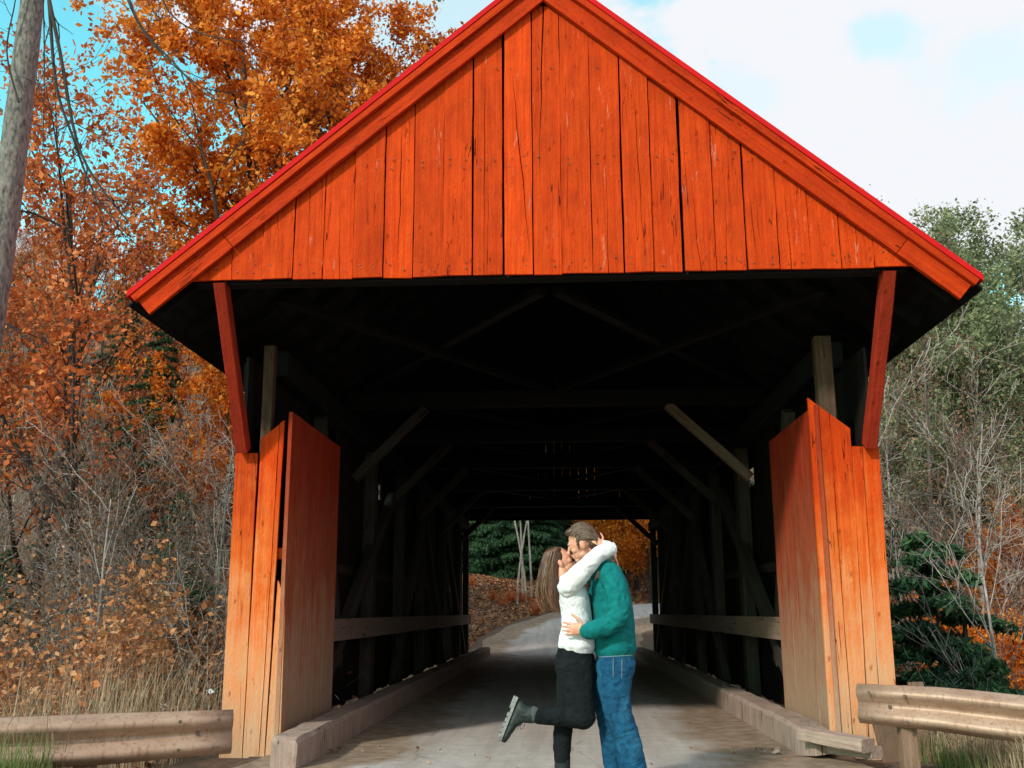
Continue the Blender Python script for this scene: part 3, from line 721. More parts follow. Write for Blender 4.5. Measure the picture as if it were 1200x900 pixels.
def maple(seed, H, nleaf, size=0.11, spread=0.17, low=0.30):
    t = Tree(seed)
    cfg = [dict(n=9, wob=0.05, up=0.05, tap=0.75, sides=8, kids=15, **{'from': low}, ang=0.75, kl=0.42, kr=0.45, shape=1),
           dict(n=6, wob=0.11, up=0.10, tap=0.8, sides=5, kids=7, **{'from': 0.25}, ang=0.7, kl=0.48, kr=0.5),
           dict(n=4, wob=0.16, up=0.05, tap=0.8, sides=3, kids=5, **{'from': 0.2}, ang=0.7, kl=0.5, kr=0.55, tips=1),
           dict(n=3, wob=0.2, up=0.02, tap=0.7, sides=3, kids=0, **{'from': 0.2}, ang=0.7, kl=0.5, kr=0.5, tips=1)]
    t.grow(Vector((0, 0, -0.3)), Vector((0, 0, 1)), H, H*0.016, 0, cfg)
    return t.wood(), t.leaves(nleaf, size, spread)
def bare(seed, H, nleaf=0, size=0.09, low=0.25, kids=12, slim=0.010, spread=0.2):
    t = Tree(seed)
    cfg = [dict(n=9, wob=0.05, up=0.06, tap=0.85, sides=6, kids=kids, **{'from': low}, ang=0.6, kl=0.38, kr=0.42, shape=1),
           dict(n=6, wob=0.12, up=0.10, tap=0.8, sides=4, kids=6, **{'from': 0.2}, ang=0.65, kl=0.5, kr=0.5, rmin=0.012),
           dict(n=4, wob=0.18, up=0.05, tap=0.7, sides=3, kids=4, **{'from': 0.15}, ang=0.7, kl=0.6, kr=0.6, tips=1, rmin=0.009),
           dict(n=3, wob=0.22, up=0.03, tap=0.5, sides=3, kids=0, **{'from': 0.2}, ang=0.7, kl=0.5, kr=0.6, tips=1, rmin=0.0075)]
    t.grow(Vector((0, 0, -0.3)), Vector((t.r.uniform(-.08, .08), t.r.uniform(-.08, .08), 1)), H, H*slim, 0, cfg)
    return t.wood(), (t.leaves(nleaf, size, spread) if nleaf else None)
def shrub(seed, H, stems, nleaf, size=0.09, spread=0.12, lean=0.45, flat=0.3):
    t = Tree(seed)
    cfg = [dict(n=7, wob=0.12, up=0.03, tap=0.8, sides=4, kids=9, **{'from': 0.15}, ang=0.65, kl=0.36, kr=0.55, rmin=0.006),
           dict(n=5, wob=0.2, up=0.03, tap=0.7, sides=3, kids=5, **{'from': 0.15}, ang=0.7, kl=0.55, kr=0.6, tips=1, rmin=0.0035),
           dict(n=3, wob=0.25, up=0.0, tap=0.5, sides=3, kids=0, **{'from': 0.2}, ang=0.7, kl=0.5, kr=0.6, tips=1, rmin=0.004)]
    for k in range(stems):
        a = t.r.random()*6.283; l = t.r.uniform(0.05, lean)
        t.grow(Vector((math.cos(a)*0.25*t.r.random(), math.sin(a)*0.25*t.r.random(), -0.2)), Vector((math.cos(a)*l, math.sin(a)*l, 1)), H*t.r.uniform(0.6, 1.05), H*0.0065, 0, cfg)
    return t.wood('stems'), (t.leaves(nleaf, size, spread, 'foliage', flat=flat) if nleaf else None)
def hemlock(seed, H, W, nleaf, z0=0.08):
    t = Tree(seed); n = 12
    t.tube([Vector((0, 0, -0.3+(H+0.3)*k/n)) for k in range(n+1)], [H*0.013*(1-k/n*0.93) for k in range(n+1)], 7)
    seg = []
    nb = int(H*9)
    for j in range(nb):
        f = j/nb; z = H*(z0+(0.97-z0)*f); ln = W*(1-f)**0.75*t.r.uniform(0.65, 1.1)+0.15; a = j*2.399+t.r.uniform(-.4, .4)
        p = Vector((0, 0, z)); pts = [p]; d = Vector((math.cos(a), math.sin(a), 0.30))
        m = 6
        for k in range(m):
            d = (d+Vector((0, 0, -0.12))+Vector((t.r.gauss(0, .05), t.r.gauss(0, .05), 0))).normalized(); pts.append(pts[-1]+d*ln/m)
        t.tube(pts, [max(0.02*(1-k/m), 0.004) for k in range(m+1)], 3)
        for k in range(1, m+1):
            sl = ln*0.38*(1.1-k/m)+0.10
            for sgn in (-1, 1):
                dd = (pts[k]-pts[k-1]).normalized(); sd_ = dd.cross(Vector((0, 0, 1))).normalized()*sgn
                e = pts[k]+(sd_*0.85+dd*0.55+Vector((0, 0, -0.18)))*sl
                seg.append((tuple(pts[k-1].lerp(pts[k], 0.5)), tuple(e)))
            seg.append((tuple(pts[k-1]), tuple(pts[k])))
    S = np.array(seg); ln = np.linalg.norm(S[:, 1]-S[:, 0], axis=1); pr = ln/ln.sum()
    idx = t.nr.choice(len(S), nleaf, p=pr); u = t.nr.rand(nleaf, 1)
    c = S[idx, 0]*(1-u)+S[idx, 1]*u + t.nr.normal(0, 0.03, (nleaf, 3))
    d = S[idx, 1]-S[idx, 0]; d /= np.linalg.norm(d, axis=1)[:, None]
    a = d*0.6+t.nr.normal(0, 0.55, (nleaf, 3)); a[:, 2] -= 0.15; a /= np.linalg.norm(a, axis=1)[:, None]
    b = t.nr.normal(0, 1, (nleaf, 3)); b[:, 2] *= 0.4; b -= a*(a*b).sum(1)[:, None]; b /= np.linalg.norm(b, axis=1)[:, None]
    sz = 0.15*t.nr.uniform(0.6, 1.3, (nleaf, 1)); a *= sz*0.5; b *= sz*0.13
    return t.wood(), quadmesh('crown', np.stack([c-a, c+b, c+a, c-b], 1))

def withmat(me, mt):
    if me is not None: me.materials.append(mt)
    return me
PR = {}
def proto(key, pair, mw, ml):
    w_, l_ = pair; PR[key] = (withmat(w_, mw), withmat(l_, ml))
proto('maple_a', maple(11, 15, 46000, 0.112, 0.11, low=0.42), m_darkbark, m_orange)
proto('maple_b', maple(12, 13, 40000, 0.12), m_darkbark, m_tan)
proto('maple_c', maple(15, 12, 13000, 0.105, 0.15), m_darkbark, m_rust)
proto('maple_low', maple(17, 8, 26000, 0.13, 0.22, low=0.06), m_darkbark, m_orange)
proto('olive', maple(14, 13, 42000, 0.13, 0.2), m_bark, m_olive)
proto('bare_a', bare(21, 12, 1500), m_barkp, m_brownleaf)
proto('bare_b', bare(22, 14, 2500, kids=14), m_bark, m_brownleaf)
proto('bare_c', bare(23, 10, 0, kids=12, slim=0.009), m_barkp, None)
proto('bare_d', bare(24, 9, 5000, kids=12, slim=0.009), m_bark, m_tan)
proto('birch', bare(25, 13, 900, low=0.6, kids=7, slim=0.0055), m_barkp, m_tan)
proto('hem_a', hemlock(31, 10, 2.6, 42000), m_bark, m_needle)
proto('hem_b', hemlock(32, 14, 3.0, 52000, 0.12), m_bark, m_needle)
proto('hem_c', hemlock(33, 5, 2.3, 46000, 0.03), m_bark, m_needle)
proto('shrub_a', shrub(41, 3.4, 9, 900, 0.08), m_bark, None)
proto('shrub_b', shrub(42, 3.0, 8, 5200, 0.08), m_bark, m_tan)
proto('shrub_c', shrub(43, 4.2, 9, 3200, 0.075), m_bark, m_tan)
proto('shrub_d', shrub(44, 2.4, 7, 4200, 0.10, 0.10), m_darkbark, m_rust)
proto('shrub_o', shrub(45, 4.6, 6, 6500, 0.10, 0.14), m_darkbark, m_orange)
vr = random.Random(77)
LOOK = {'bare_a': 'pale leafless tree with a few brown leaves', 'bare_b': 'grey brown tree, nearly leafless', 'bare_c': 'pale sapling, wholly bare', 'bare_d': 'slim tree still hung with tan leaves', 'shrub_a': 'nearly leafless grey stemmed bush',
        'shrub_b': 'tan leaved bush', 'shrub_c': 'tall twiggy bush with sparse tan leaves', 'shrub_d': 'dense rust leaved bush', 'shrub_o': 'orange leaved sapling clump', 'maple_b': 'tan leaved maple', 'maple_c': 'open rust leaved maple',
        'hem_a': 'dark evergreen', 'hem_b': 'tall dark evergreen', 'hem_c': 'low dark evergreen', 'olive': 'pale olive tree', 'birch': 'slim pale trunk'}

def plant(key, name, label, cat, x, y, sc=1.0, rot=None, group=None, tilt=0.0, zs=1.0):
    rot = vr.random()*6.283 if rot is None else rot
    lim = 3.4+(1.6*sc if key.startswith('shrub') else 2.0*sc if key == 'hem_c' else 0.6)
    if 7 < y < 31 and abs(x) < lim: x = math.copysign(lim, x)
    z = gh(x, y)
    mx = Matrix.Translation((x, y, z-0.05)) @ Matrix.Rotation(tilt, 4, 'Y') @ Matrix.Rotation(rot, 4, 'Z') @ Matrix.Diagonal((sc, sc, sc*zs, 1))
    o = link(name, None, world=mx); tag(o, label, cat, group)
    wd, lf = PR[key]
    shr = key.startswith('shrub')
    link('stems' if shr else 'trunk', wd, None, o, mx)
    if lf is not None: link('foliage' if shr else 'crown', lf, None, o, mx)
    return o
def px2x(px, y): return at(px, 714, y).x
def put(key, name, label, cat, px, y, sc=1.0, **kw): return plant(key, name, label, cat, px2x(px, y), y, sc, **kw)

# --- left: named trees
put('maple_a', 'maple_tree', 'tall dense orange maple rising behind the left slope of the roof', 'tree', 338, 27, 1.42, rot=1.0)
put('maple_a', 'maple_tree', 'bright orange maple crown touching the roofline near the top of the gable', 'tree', 408, 33, 1.36, rot=2.2)
put('maple_a', 'maple_tree', 'small golden maple crown peeping over the roof slope', 'tree', 476, 40, 1.28, rot=0.2)
put('maple_a', 'maple_tree', 'broad orange maple at the left of the dense pair', 'tree', 275, 31, 1.0, rot=3.3)
put('maple_c', 'maple_tree', 'open rust red maple with dark limbs beside the big grey trunk', 'tree', 95, 22, 1.28, rot=0.3)
put('maple_c', 'maple_tree', 'thin reddish maple between the grey trunk and the dense orange maple', 'tree', 40, 27, 1.3, rot=4.0)
put('maple_a', 'maple_tree', 'low golden orange maple just above the left eave', 'tree', 240, 25, 0.80, rot=5.1)
put('bare_b', 'bare_tree', 'leafless grey tree behind the thicket at the left edge', 'tree', 15, 24, 1.0)
put('hem_b', 'hemlock_tree', 'blue green evergreen with a pale top showing between two orange maples', 'tree', 168, 24.5, 0.92)
put('hem_b', 'hemlock_tree', 'dark evergreen in the woods left of the roof tip', 'tree', 120, 38, 0.95)
put('hem_a', 'hemlock_tree', 'dark hemlock behind the pale forked sapling', 'tree', 205, 21, 0.80)
put('hem_c', 'hemlock_tree', 'low dark hemlock beside the left portal boards', 'tree', 222, 15.5, 1.15)
put('hem_c', 'hemlock_tree', 'dark hemlock low at the left edge of the photo', 'tree', 10, 17, 0.75)
put('hem_c', 'hemlock_tree', 'small shaded hemlock above the left guardrail', 'tree', 130, 19, 0.9)
put('bare_c', 'bare_sapling', 'pale forked leafless sapling left of the portal', 'tree', 195, 14, 0.52, rot=1.2)
put('bare_c', 'bare_sapling', 'pale leafless sapling close to the left portal boards', 'tree', 240, 15.5, 0.58, rot=3.2)
put('maple_b', 'maple_sapling', 'small vivid orange maple under the left eave', 'tree', 195, 17, 0.36, rot=1.3)
put('shrub_o', 'beech_sapling', 'orange leaved sapling leaning over the left thicket', 'tree', 135, 15, 0.95, rot=2.0)
put('shrub_b', 'beech_sapling', 'tan leaved beech sapling nearest the left guardrail', 'shrub', 60, 10.8, 0.95, rot=2.0)
put('shrub_d', 'beech_sapling', 'rust leaved bush nearest the left edge of the photo', 'shrub', 5, 10.4, 1.0, rot=0.4)
# --- left masses
g = 'bare trees in the woods left of the bridge'
for i in range(30):
    px = vr.uniform(-120, 300); y = vr.uniform(19, 46); k = vr.choice(['bare_a', 'bare_b', 'bare_c', 'bare_c', 'bare_a', 'bare_a'])
    put(k, 'bare_tree', LOOK[k]+' in the woods left of the bridge', 'tree', px, y, vr.uniform(0.6, 0.85), group=g)
g = 'thin trees at the front of the left woods'
for i in range(16):
    px = vr.uniform(40, 262); y = vr.uniform(13, 19); k = vr.choice(['bare_b', 'bare_d', 'bare_a', 'bare_c'])
    put(k, 'bare_tree', LOOK[k]+' at the front of the left woods', 'tree', px, y, vr.uniform(0.42, 0.62), group=g)
g = 'leafless bushes in the left thicket'
for i in range(60):
    px = vr.uniform(-60, 262); y = vr.uniform(11.5, 24); k = vr.choice(['shrub_a', 'shrub_c', 'shrub_c', 'shrub_b', 'shrub_a'])
    x = px2x(px, y)
    if x > -3.6: x = -3.6-vr.random()
    plant(k, 'thicket_bush', LOOK[k]+' in the thicket left of the bridge', 'shrub', x, y, vr.uniform(0.75, 1.15), group=g)
g = 'orange bushes in the left thicket'
for i in range(30):
    px = vr.uniform(-60, 200); y = vr.uniform(9.8, 15); k = vr.choice(['shrub_b', 'shrub_d', 'shrub_b', 'shrub_b', 'shrub_c'])
    x = min(px2x(px, y), -3.7)
    plant(k, 'leafy_bush', LOOK[k]+' close behind the left guardrail', 'shrub', x, y, vr.uniform(0.6, 0.95), group=g)
g = 'far trees on the left hillside'
for i in range(34):
    px = vr.uniform(-200, 420); y = vr.uniform(48, 85); k = vr.choice(['maple_b', 'maple_c', 'hem_b', 'bare_b', 'bare_a', 'bare_b', 'maple_c'])
    put(k, 'hillside_tree', LOOK[k]+' on the far hillside left of the bridge', 'tree', px, y, vr.uniform(0.65, 0.9), group=g)

# --- right: named trees
put('olive', 'olive_tree', 'tall pale olive tree rising behind the right slope of the roof', 'tree', 1062, 34, 0.93, rot=0.5)
put('olive', 'olive_tree', 'pale olive tree at the right edge behind the eave', 'tree', 1125, 38, 0.90, rot=2.5)
put('olive', 'olive_tree', 'full pale olive tree between the roof tip and the right edge', 'tree', 1150, 33, 0.95, rot=3.6)
put('olive', 'olive_tree', 'pale olive tree farthest to the right', 'tree', 1205, 36, 1.0, rot=5.0)
put('hem_c', 'hemlock_tree', 'dense hemlock between the guardrail and the rusty maples', 'tree', 1145, 14.5, 0.95)
put('olive', 'olive_tree', 'pale olive tree half hidden by the right tip of the roof', 'tree', 1165, 31, 0.72, rot=1.5)
put('hem_c', 'hemlock_tree', 'large dark hemlock right beside the right portal boards', 'tree', 1095, 17, 1.35)
put('hem_c', 'hemlock_tree', 'bushy hemlock above the end of the right guardrail', 'tree', 1110, 13.0, 0.82)
put('hem_c', 'hemlock_tree', 'low hemlock at the right edge over the guardrail', 'tree', 1190, 14, 0.72)
put('hem_a', 'hemlock_tree', 'hemlock touching the right overhang brace', 'tree', 1052, 24, 0.78)
put('bare_a', 'bare_tree', 'pale forked bare tree right of the right portal', 'tree', 1140, 25, 0.85, rot=0.5, tilt=0.06)
put('bare_b', 'bare_tree', 'dark bare tree close to the right edge of the photo', 'tree', 1160, 16, 0.60, rot=2.0)
put('bare_c', 'bare_sapling', 'thin bare sapling at the far right edge', 'tree', 1205, 14.5, 0.7, rot=2.0)
put('maple_low', 'maple_sapling', 'low orange maple glowing behind the right hemlocks', 'tree', 1120, 24, 0.62, rot=3.0, zs=0.8)
put('maple_low', 'maple_sapling', 'orange leaved sapling at the right edge above the evergreens', 'tree', 1195, 22, 0.50, rot=1.0, zs=0.8)
g = 'bare trees in the woods right of the bridge'
for i in range(24):
    px = vr.uniform(1010, 1330); y = vr.uniform(20, 40); k = vr.choice(['bare_a', 'bare_b', 'bare_c', 'bare_d', 'bare_a'])
    put(k, 'bare_tree', LOOK[k]+' in the woods right of the bridge', 'tree', px, y, vr.uniform(0.6, 0.9), group=g)
g = 'twiggy bushes right of the bridge'
for i in range(14):
    px = vr.uniform(1080, 1300); y = vr.uniform(12.5, 24); k = vr.choice(['shrub_a', 'shrub_c', 'shrub_b', 'shrub_c'])
    x = max(px2x(px, y), 3.9)
    plant(k, 'thicket_bush', LOOK[k]+' in the undergrowth right of the bridge', 'shrub', x, y, vr.uniform(0.5, 0.85), group=g)
g = 'low evergreens right of the bridge'
for i in range(16):
    px = vr.uniform(1060, 1290); y = vr.uniform(14, 24)
    put('hem_c', 'hemlock_sapling', 'dark evergreen in the undergrowth right of the bridge', 'tree', px, y, vr.uniform(0.5, 0.85), group=g)
g = 'low evergreens left of the bridge'
for i in range(18):
    px = vr.uniform(-60, 250); y = vr.uniform(14, 30)
    x = min(px2x(px, y), -4.6)
    plant('hem_c', 'hemlock_sapling', 'dark evergreen in the undergrowth left of the bridge', 'tree', x, y, vr.uniform(0.5, 0.85), group=g)
g = 'orange trees on the right slope'
for i in range(9):
    px = vr.uniform(1090, 1330); y = vr.uniform(20, 30)
    put('maple_low', 'maple_tree', 'orange brown tree on the slope right of the bridge', 'tree', px, y, vr.uniform(0.45, 0.65), group=g)
g = 'far trees on the right hillside'
for i in range(40):
    px = vr.uniform(960, 1420); y = vr.uniform(44, 85); k = vr.choice(['olive', 'hem_b', 'bare_b', 'bare_a', 'bare_b', 'maple_c'])
    put(k, 'hillside_tree', LOOK[k]+' on the far hillside right of the bridge', 'tree', px, y, vr.uniform(0.6, 0.85), group=g)

g = 'far trees on the right hillside'
for i in range(34):
    px = vr.uniform(1150, 1900); y = vr.uniform(42, 80); k = vr.choice(['olive', 'hem_b', 'bare_b', 'maple_b', 'maple_c'])
    put(k, 'hillside_tree', LOOK[k]+' on the far hillside right of the bridge', 'tree', px, y, vr.uniform(0.7, 0.95), group=g)
# --- seen through the bridge
put('maple_low', 'maple_tree', 'orange maple seen through the far end of the bridge, right of the kissing couple', 'tree', 748, 56, 1.15, rot=0.7)
put('maple_low', 'maple_tree', 'orange maple filling the far opening above the man', 'tree', 705, 60, 1.1, rot=2.7)
put('maple_low', 'maple_sapling', 'low orange maple right behind the man in the far opening', 'tree', 728, 53, 0.85, rot=4.1)
put('maple_low', 'maple_sapling', 'orange maple sapling beside the right post of the far opening', 'tree', 766, 52, 0.8, rot=5.5)
put('maple_low', 'maple_tree', 'rust maple at the right edge of the far opening', 'tree', 790, 60, 1.2)
for k, (px, y) in enumerate([(606, 45), (613, 46.5), (617, 45.6), (623, 47)]):
    put('birch', 'birch_tree', 'slim pale trunk in the row of four seen through the bridge left of the woman', 'tree', px, y, 0.8, group='slim pale trunks seen through the bridge')
g = 'dark evergreens seen through the bridge'
for k in range(11):
    put(vr.choice(['hem_b', 'hem_a']), 'hemlock_tree', 'dark evergreen beyond the far end of the bridge', 'tree', 535+k*11+vr.uniform(-4, 4), vr.uniform(53, 61), vr.uniform(0.75, 1.05), group=g)
for k in range(6):
    put('hem_c', 'hemlock_sapling', 'dark evergreen beyond the far end of the bridge', 'tree', 545+k*15, vr.uniform(51, 55), vr.uniform(1.0, 1.3), group=g)
g = 'woods beyond the far end of the bridge'
for k in range(26):
    put(vr.choice(['bare_b', 'maple_b', 'hem_b', 'maple_c', 'hem_b']), 'woodland_tree', 'tree in the woods beyond the far end of the bridge', 'tree', vr.uniform(440, 900), vr.uniform(62, 88), vr.uniform(0.7, 0.95), group=g)
for k in range(14):
    put('hem_c', 'hemlock_sapling', 'dark evergreen in the woods past the bend of the far road', 'tree', 660+k*14, vr.uniform(64, 72), vr.uniform(1.5, 2.0), group='dark evergreens past the bend of the road')
g = 'bushes on the bank beyond the bridge'
for k in range(9):
    put('shrub_d', 'leafy_bush', 'low rust leaved bush on the bank beyond the bridge', 'shrub', vr.uniform(545, 665), vr.uniform(42, 47), vr.uniform(0.2, 0.35), group=g)

# --- big grey trunk at the upper left
def big_trunk():
    y0 = 11.5; root = thing('big_tree', 'big leaning grey barked trunk at the left edge with thin arching limbs', 'tree', (px2x(-72, y0), y0, gh(px2x(-72, y0), y0)))
    t = Tree(91)
    path = [at(-75, 790, y0), at(-48, 600, y0), at(-24, 450, y0), at(-5, 330, y0), at(12, 210, y0), at(27, 90, y0), at(38, 0, y0), at(50, -110, y0), at(56, -260, y0)]
    path[0].z = min(path[0].z, gh(path[0].x, y0)-0.2)
    pts = []; rad = []; r0 = [.22, .20, .185, .17, .165, .155, .145, .125, .09]
    for i in range(len(path)-1):
        for k in range(5):
            f = k/5; pts.append(path[i].lerp(path[i+1], f)); rad.append((r0[i]*(1-f)+r0[i+1]*f)*t.r.uniform(0.97, 1.04))
    t.tube(pts, rad, 14); link('trunk', t.wood(), m_bigbark, root)
    t = Tree(92)
    limbs = [([(45, -60), (70, 60), (95, 180), (150, 260)], .030), ([(50, -110), (58, 10), (66, 100), (85, 160), (110, 225), (145, 270)], .026), ([(140, -30), (165, 30), (205, 75), (240, 110), (290, 130)], .017),
             ([(120, -90), (150, 0), (172, 42), (205, 78), (250, 112)], .02), ([(182, -30), (197, 12), (228, 36), (265, 46), (290, 48)], .013), ([(52, -160), (120, -90)], .03), ([(52, -170), (182, -30)], .024),
             ([(22, 120), (8, 60), (18, 0), (25, -60)], .014), ([(48, -60), (52, 60), (50, 180)], .012)]
    cfg = [dict(n=4, wob=0.15, up=0.0, tap=0.7, sides=3, kids=3, **{'from': 0.2}, ang=0.7, kl=0.5, kr=0.6, rmin=0.004), dict(n=3, wob=0.2, up=0.0, tap=0.5, sides=3, kids=0, **{'from': 0.2}, ang=0.7, kl=0.5, kr=0.6, rmin=0.003)]
    for ctrl, r in limbs:
        pv = [at(a, b, y0-0.2-0.004*a) for a, b in ctrl]; pts = []
        n = len(pv)
        for i in range(n-1):
            p0, p1, p2, p3 = pv[max(i-1, 0)], pv[i], pv[i+1], pv[min(i+2, n-1)]
            for k in range(6):
                u = k/6; pts.append(0.5*((2*p1)+(p2-p0)*u+(2*p0-5*p1+4*p2-p3)*u*u+(3*p1-p0-3*p2+p3)*u**3))
        pts.append(pv[-1]); t.tube(pts, [r*(1-0.7*k/len(pts)) for k in range(len(pts))], 5)
        for k in range(4, len(pts), 3):
            d = (pts[k]-pts[k-1]).normalized(); q = Matrix.Rotation(t.r.random()*6.28, 3, d) @ d.orthogonal().normalized()
            t.grow(pts[k], d*0.8+q*0.8, t.r.uniform(0.3, 0.8), r*0.4, 0, cfg)
    link('limb', t.wood('limb'), m_darkbark, root)
big_trunk()
# leafy twig tip hanging into the top of the frame
def twig():
    t = Tree(95); p = at(520, -40, 6.0); root = thing('hanging_twig', 'tiny dark leafy twig tip hanging in from the top of the sky', 'branch', p)
    t.tube([p, at(514, -15, 6.0), at(512, 0, 6.0)], [.008, .005, .003], 4); st = link('stem', t.wood('stem'), m_darkbark, root)
    t.tips = [tuple(at(511+i*2, -6+i*2, 6.0)) for i in range(4)]
    link('leaf_cluster', withmat(t.leaves(16, 0.035, 0.02, 'leaf_cluster'), m_needle), None, root)
twig()

# --- grass, litter
def blades(name, label_, n, fx, hmin, hmax, wd, mt, seed, droop=0.35):
    rs_ = np.random.RandomState(seed); P_ = fx(rs_, n); x, y = P_[:, 0], P_[:, 1]; z = ground_h(x, y)
    h = rs_.uniform(hmin, hmax, n); a = rs_.uniform(0, 6.283, n); ln = rs_.uniform(0.05, droop, n)
    dx, dy = np.cos(a)*ln*h, np.sin(a)*ln*h; px_, py_ = -np.sin(a)*wd/2, np.cos(a)*wd/2
    b = np.stack([x, y, z-0.03], -1); m1 = b+np.stack([dx*0.35, dy*0.35, h*0.6], -1); tp = b+np.stack([dx, dy, h], -1); pv = np.stack([px_, py_, 0*px_], -1)
    q1 = np.stack([b-pv, b+pv, m1+pv*0.8, m1-pv*0.8], 1); q2 = np.stack([m1-pv*0.8, m1+pv*0.8, tp+pv*0.1, tp-pv*0.1], 1)
    me = quadmesh(name, np.concatenate([q1, q2], 0)); me.materials.append(mt)
    o = link(name, me); kind(o, 'stuff'); tag(o, label_, 'grass'); return o
def box(x0, x1, y0, y1, clump=0.0):
    def f(rs_, n):
        p = np.stack([rs_.uniform(x0, x1, n), rs_.uniform(y0, y1, n)], -1)
        if clump:
            cc = np.stack([rs_.uniform(x0, x1, n//40+1), rs_.uniform(y0, y1, n//40+1)], -1); p = cc[rs_.randint(0, len(cc), n)]+rs_.normal(0, clump, (n, 2))
            p[:, 0] = np.clip(p[:, 0], x0, x1)
        return p
    return f
blades('green_grass', 'green grass tufts along the foot of the left guardrail', 9000, box(-6.6, -3.05, 5.3, 6.4, 0.22), 0.28, 0.60, 0.007, m_grass, 1)
blades('dry_grass', 'tall dry grass stalks behind and before the left guardrail', 5200, box(-7.5, -3.1, 6.7, 10.5, 0.22), 0.35, 1.0, 0.007, m_dry, 2, 0.5)
blades('dry_grass', 'dry pale grass below the right guardrail', 12000, box(3.1, 7.0, 6.5, 9.5, 0.2), 0.15, 0.55, 0.008, m_dry, 3, 0.8)
blades('green_grass', 'green grass mixed with dry grass right of the bridge', 5000, box(3.0, 7.0, 7.4, 9.5, 0.2), 0.08, 0.3, 0.008, m_grass, 4)
blades('dry_grass', 'dry weeds on the slope left of the bridge', 6000, box(-16, -3.4, 9.5, 20, 0.4), 0.3, 0.9, 0.010, m_dry, 5, 0.6)
def litter(name, label_, n, fx, size, mt, seed, zoff=0.02, up=0.35):
    rs_ = np.random.RandomState(seed); P_ = fx(rs_, n); n = len(P_); z = ground_h(P_[:, 0], P_[:, 1])+zoff
    c = np.stack([P_[:, 0], P_[:, 1], z+rs_.uniform(0, 0.012, n)], -1)
    a = rs_.normal(0, 1, (n, 3)); a[:, 2] *= up; a /= np.linalg.norm(a, axis=1)[:, None]
    b = rs_.normal(0, 1, (n, 3)); b[:, 2] *= up; b -= a*(a*b).sum(1)[:, None]; b /= np.linalg.norm(b, axis=1)[:, None]
    sz = size*rs_.uniform(0.5, 1.3, (n, 1)); a *= sz*0.5; b *= sz*0.35
    me = quadmesh(name, np.stack([c-a, c+b, c+a, c-b], 1)); me.materials.append(mt)
    o = link(name, me); kind(o, 'stuff'); tag(o, label_, 'fallen leaves'); return o
def offroad(x0, x1, y0, y1, lim):
    def f(rs_, n):
        p = np.stack([rs_.uniform(x0, x1, n), rs_.uniform(y0, y1, n)], -1); c = road_c(p[:, 1]); sl = np.where(p[:, 1] > 34, 2*(p[:, 1]-34)/34.0, 0)
        off = (p[:, 0]-c)/np.sqrt(1+sl*sl); return p[off < -lim]
    return f
def along_kerb(s):
    def f(rs_, n): 
        return np.stack([s*(1.93-np.abs(rs_.normal(0, 0.22, n))), 9+rs_.rand(n)**1.4*14], -1)
    return f
litter('fallen_leaves', 'pale fallen leaves along the foot of the right kerb timber', 260, along_kerb(1), 0.075, m_paleleaf, 11, 0.045)
litter('fallen_leaves', 'pale fallen leaves along the foot of the left kerb timber', 110, along_kerb(-1), 0.06, m_paleleaf, 12, 0.045)
litter('fallen_leaves', 'scattered bits of leaf on the road in front of the bridge', 130, box(-2.2, 3.0, 6.8, 10), 0.035, m_litter, 13, 0.045)
litter('leaf_litter', 'brown leaf litter on the bank beyond the far end of the bridge', 20000, offroad(-9, 3, 31, 50, 2.9), 0.16, m_litter, 14, 0.02, 0.6)
litter('leaf_litter', 'brown leaf litter beyond the curve of the far road', 12000, offroad(-3, 12, 46, 60, 3.0), 0.18, m_litter, 15, 0.05, 0.6)
litter('leaf_litter', 'leaf litter on the ground left of the bridge', 14000, box(-16, -3.2, 7.5, 22), 0.10, m_litter, 16, 0.02, 0.6)
litter('leaf_litter', 'leaf litter on the ground right of the bridge', 14000, box(3.1, 16, 7.8, 24), 0.10, m_litter, 17, 0.02, 0.6)

# ------------------------------------------------------------------ people
YP = 7.08
def fabric(name, c, c2, fine=180, fold=9, fs=0.5, fd=0.012, rough=0.9, sheen=0.2, weave=0.15, fade=None):
    mt, t, b = newmat(name)
    v = coords(t, (1, 1, 1), False)
    f1 = nse(t, v, fold, 3, 0.5, 1.2); f2 = nse(t, v, fine, 2)
    col = mix(t, rmp(t, f1, (0.3, 0.0), (0.7, 1.0)), c, c2)
    if fade: 
        n = nse(t, coords(t, (1, 1, 0.5), False), 7, 4); col = mix(t, rmp(t, n, (0.5, 0.0), (0.68, 0.8)), col, fade)
    col = mix(t, rmp(t, f2, (0.35, weave), (0.65, 0.0)), col, tuple(x*0.6 for x in c))
    L(t, col, b.inputs['Base Color']); b.inputs['Roughness'].default_value = rough; b.inputs['Specular IOR Level'].default_value = 0.2
    b.inputs['Sheen Weight'].default_value = sheen
    h = mth(t, 'ADD', f1, mth(t, 'MULTIPLY', f2, 0.12)); bump(t, b, h, fs, fd)
    return mt
def skinmat():
    mt, t, b = newmat('skin'); v = coords(t, (1, 1, 1), False)
    n = nse(t, v, 25, 3)
    L(t, mix(t, rmp(t, n, (0.3, 0.0), (0.7, 1.0)), (0.62, 0.27, 0.17), (0.72, 0.36, 0.24)), b.inputs['Base Color'])
    b.inputs['Roughness'].default_value = 0.5; b.inputs['Subsurface Weight'].default_value = 0.15; b.inputs['Subsurface Radius'].default_value = (0.01, 0.004, 0.002)
    return mt
m_skin = skinmat()
m_jacket = fabric('teal fleece', (0.002, 0.125, 0.130), (0.003, 0.185, 0.180), fold=13, fs=0.7, fd=0.02, sheen=0)
m_jeans = fabric('blue denim', (0.006, 0.045, 0.105), (0.010, 0.092, 0.19), fine=260, fold=14, fs=0.9, fd=0.02, fade=(0.025, 0.15, 0.26), sheen=0)
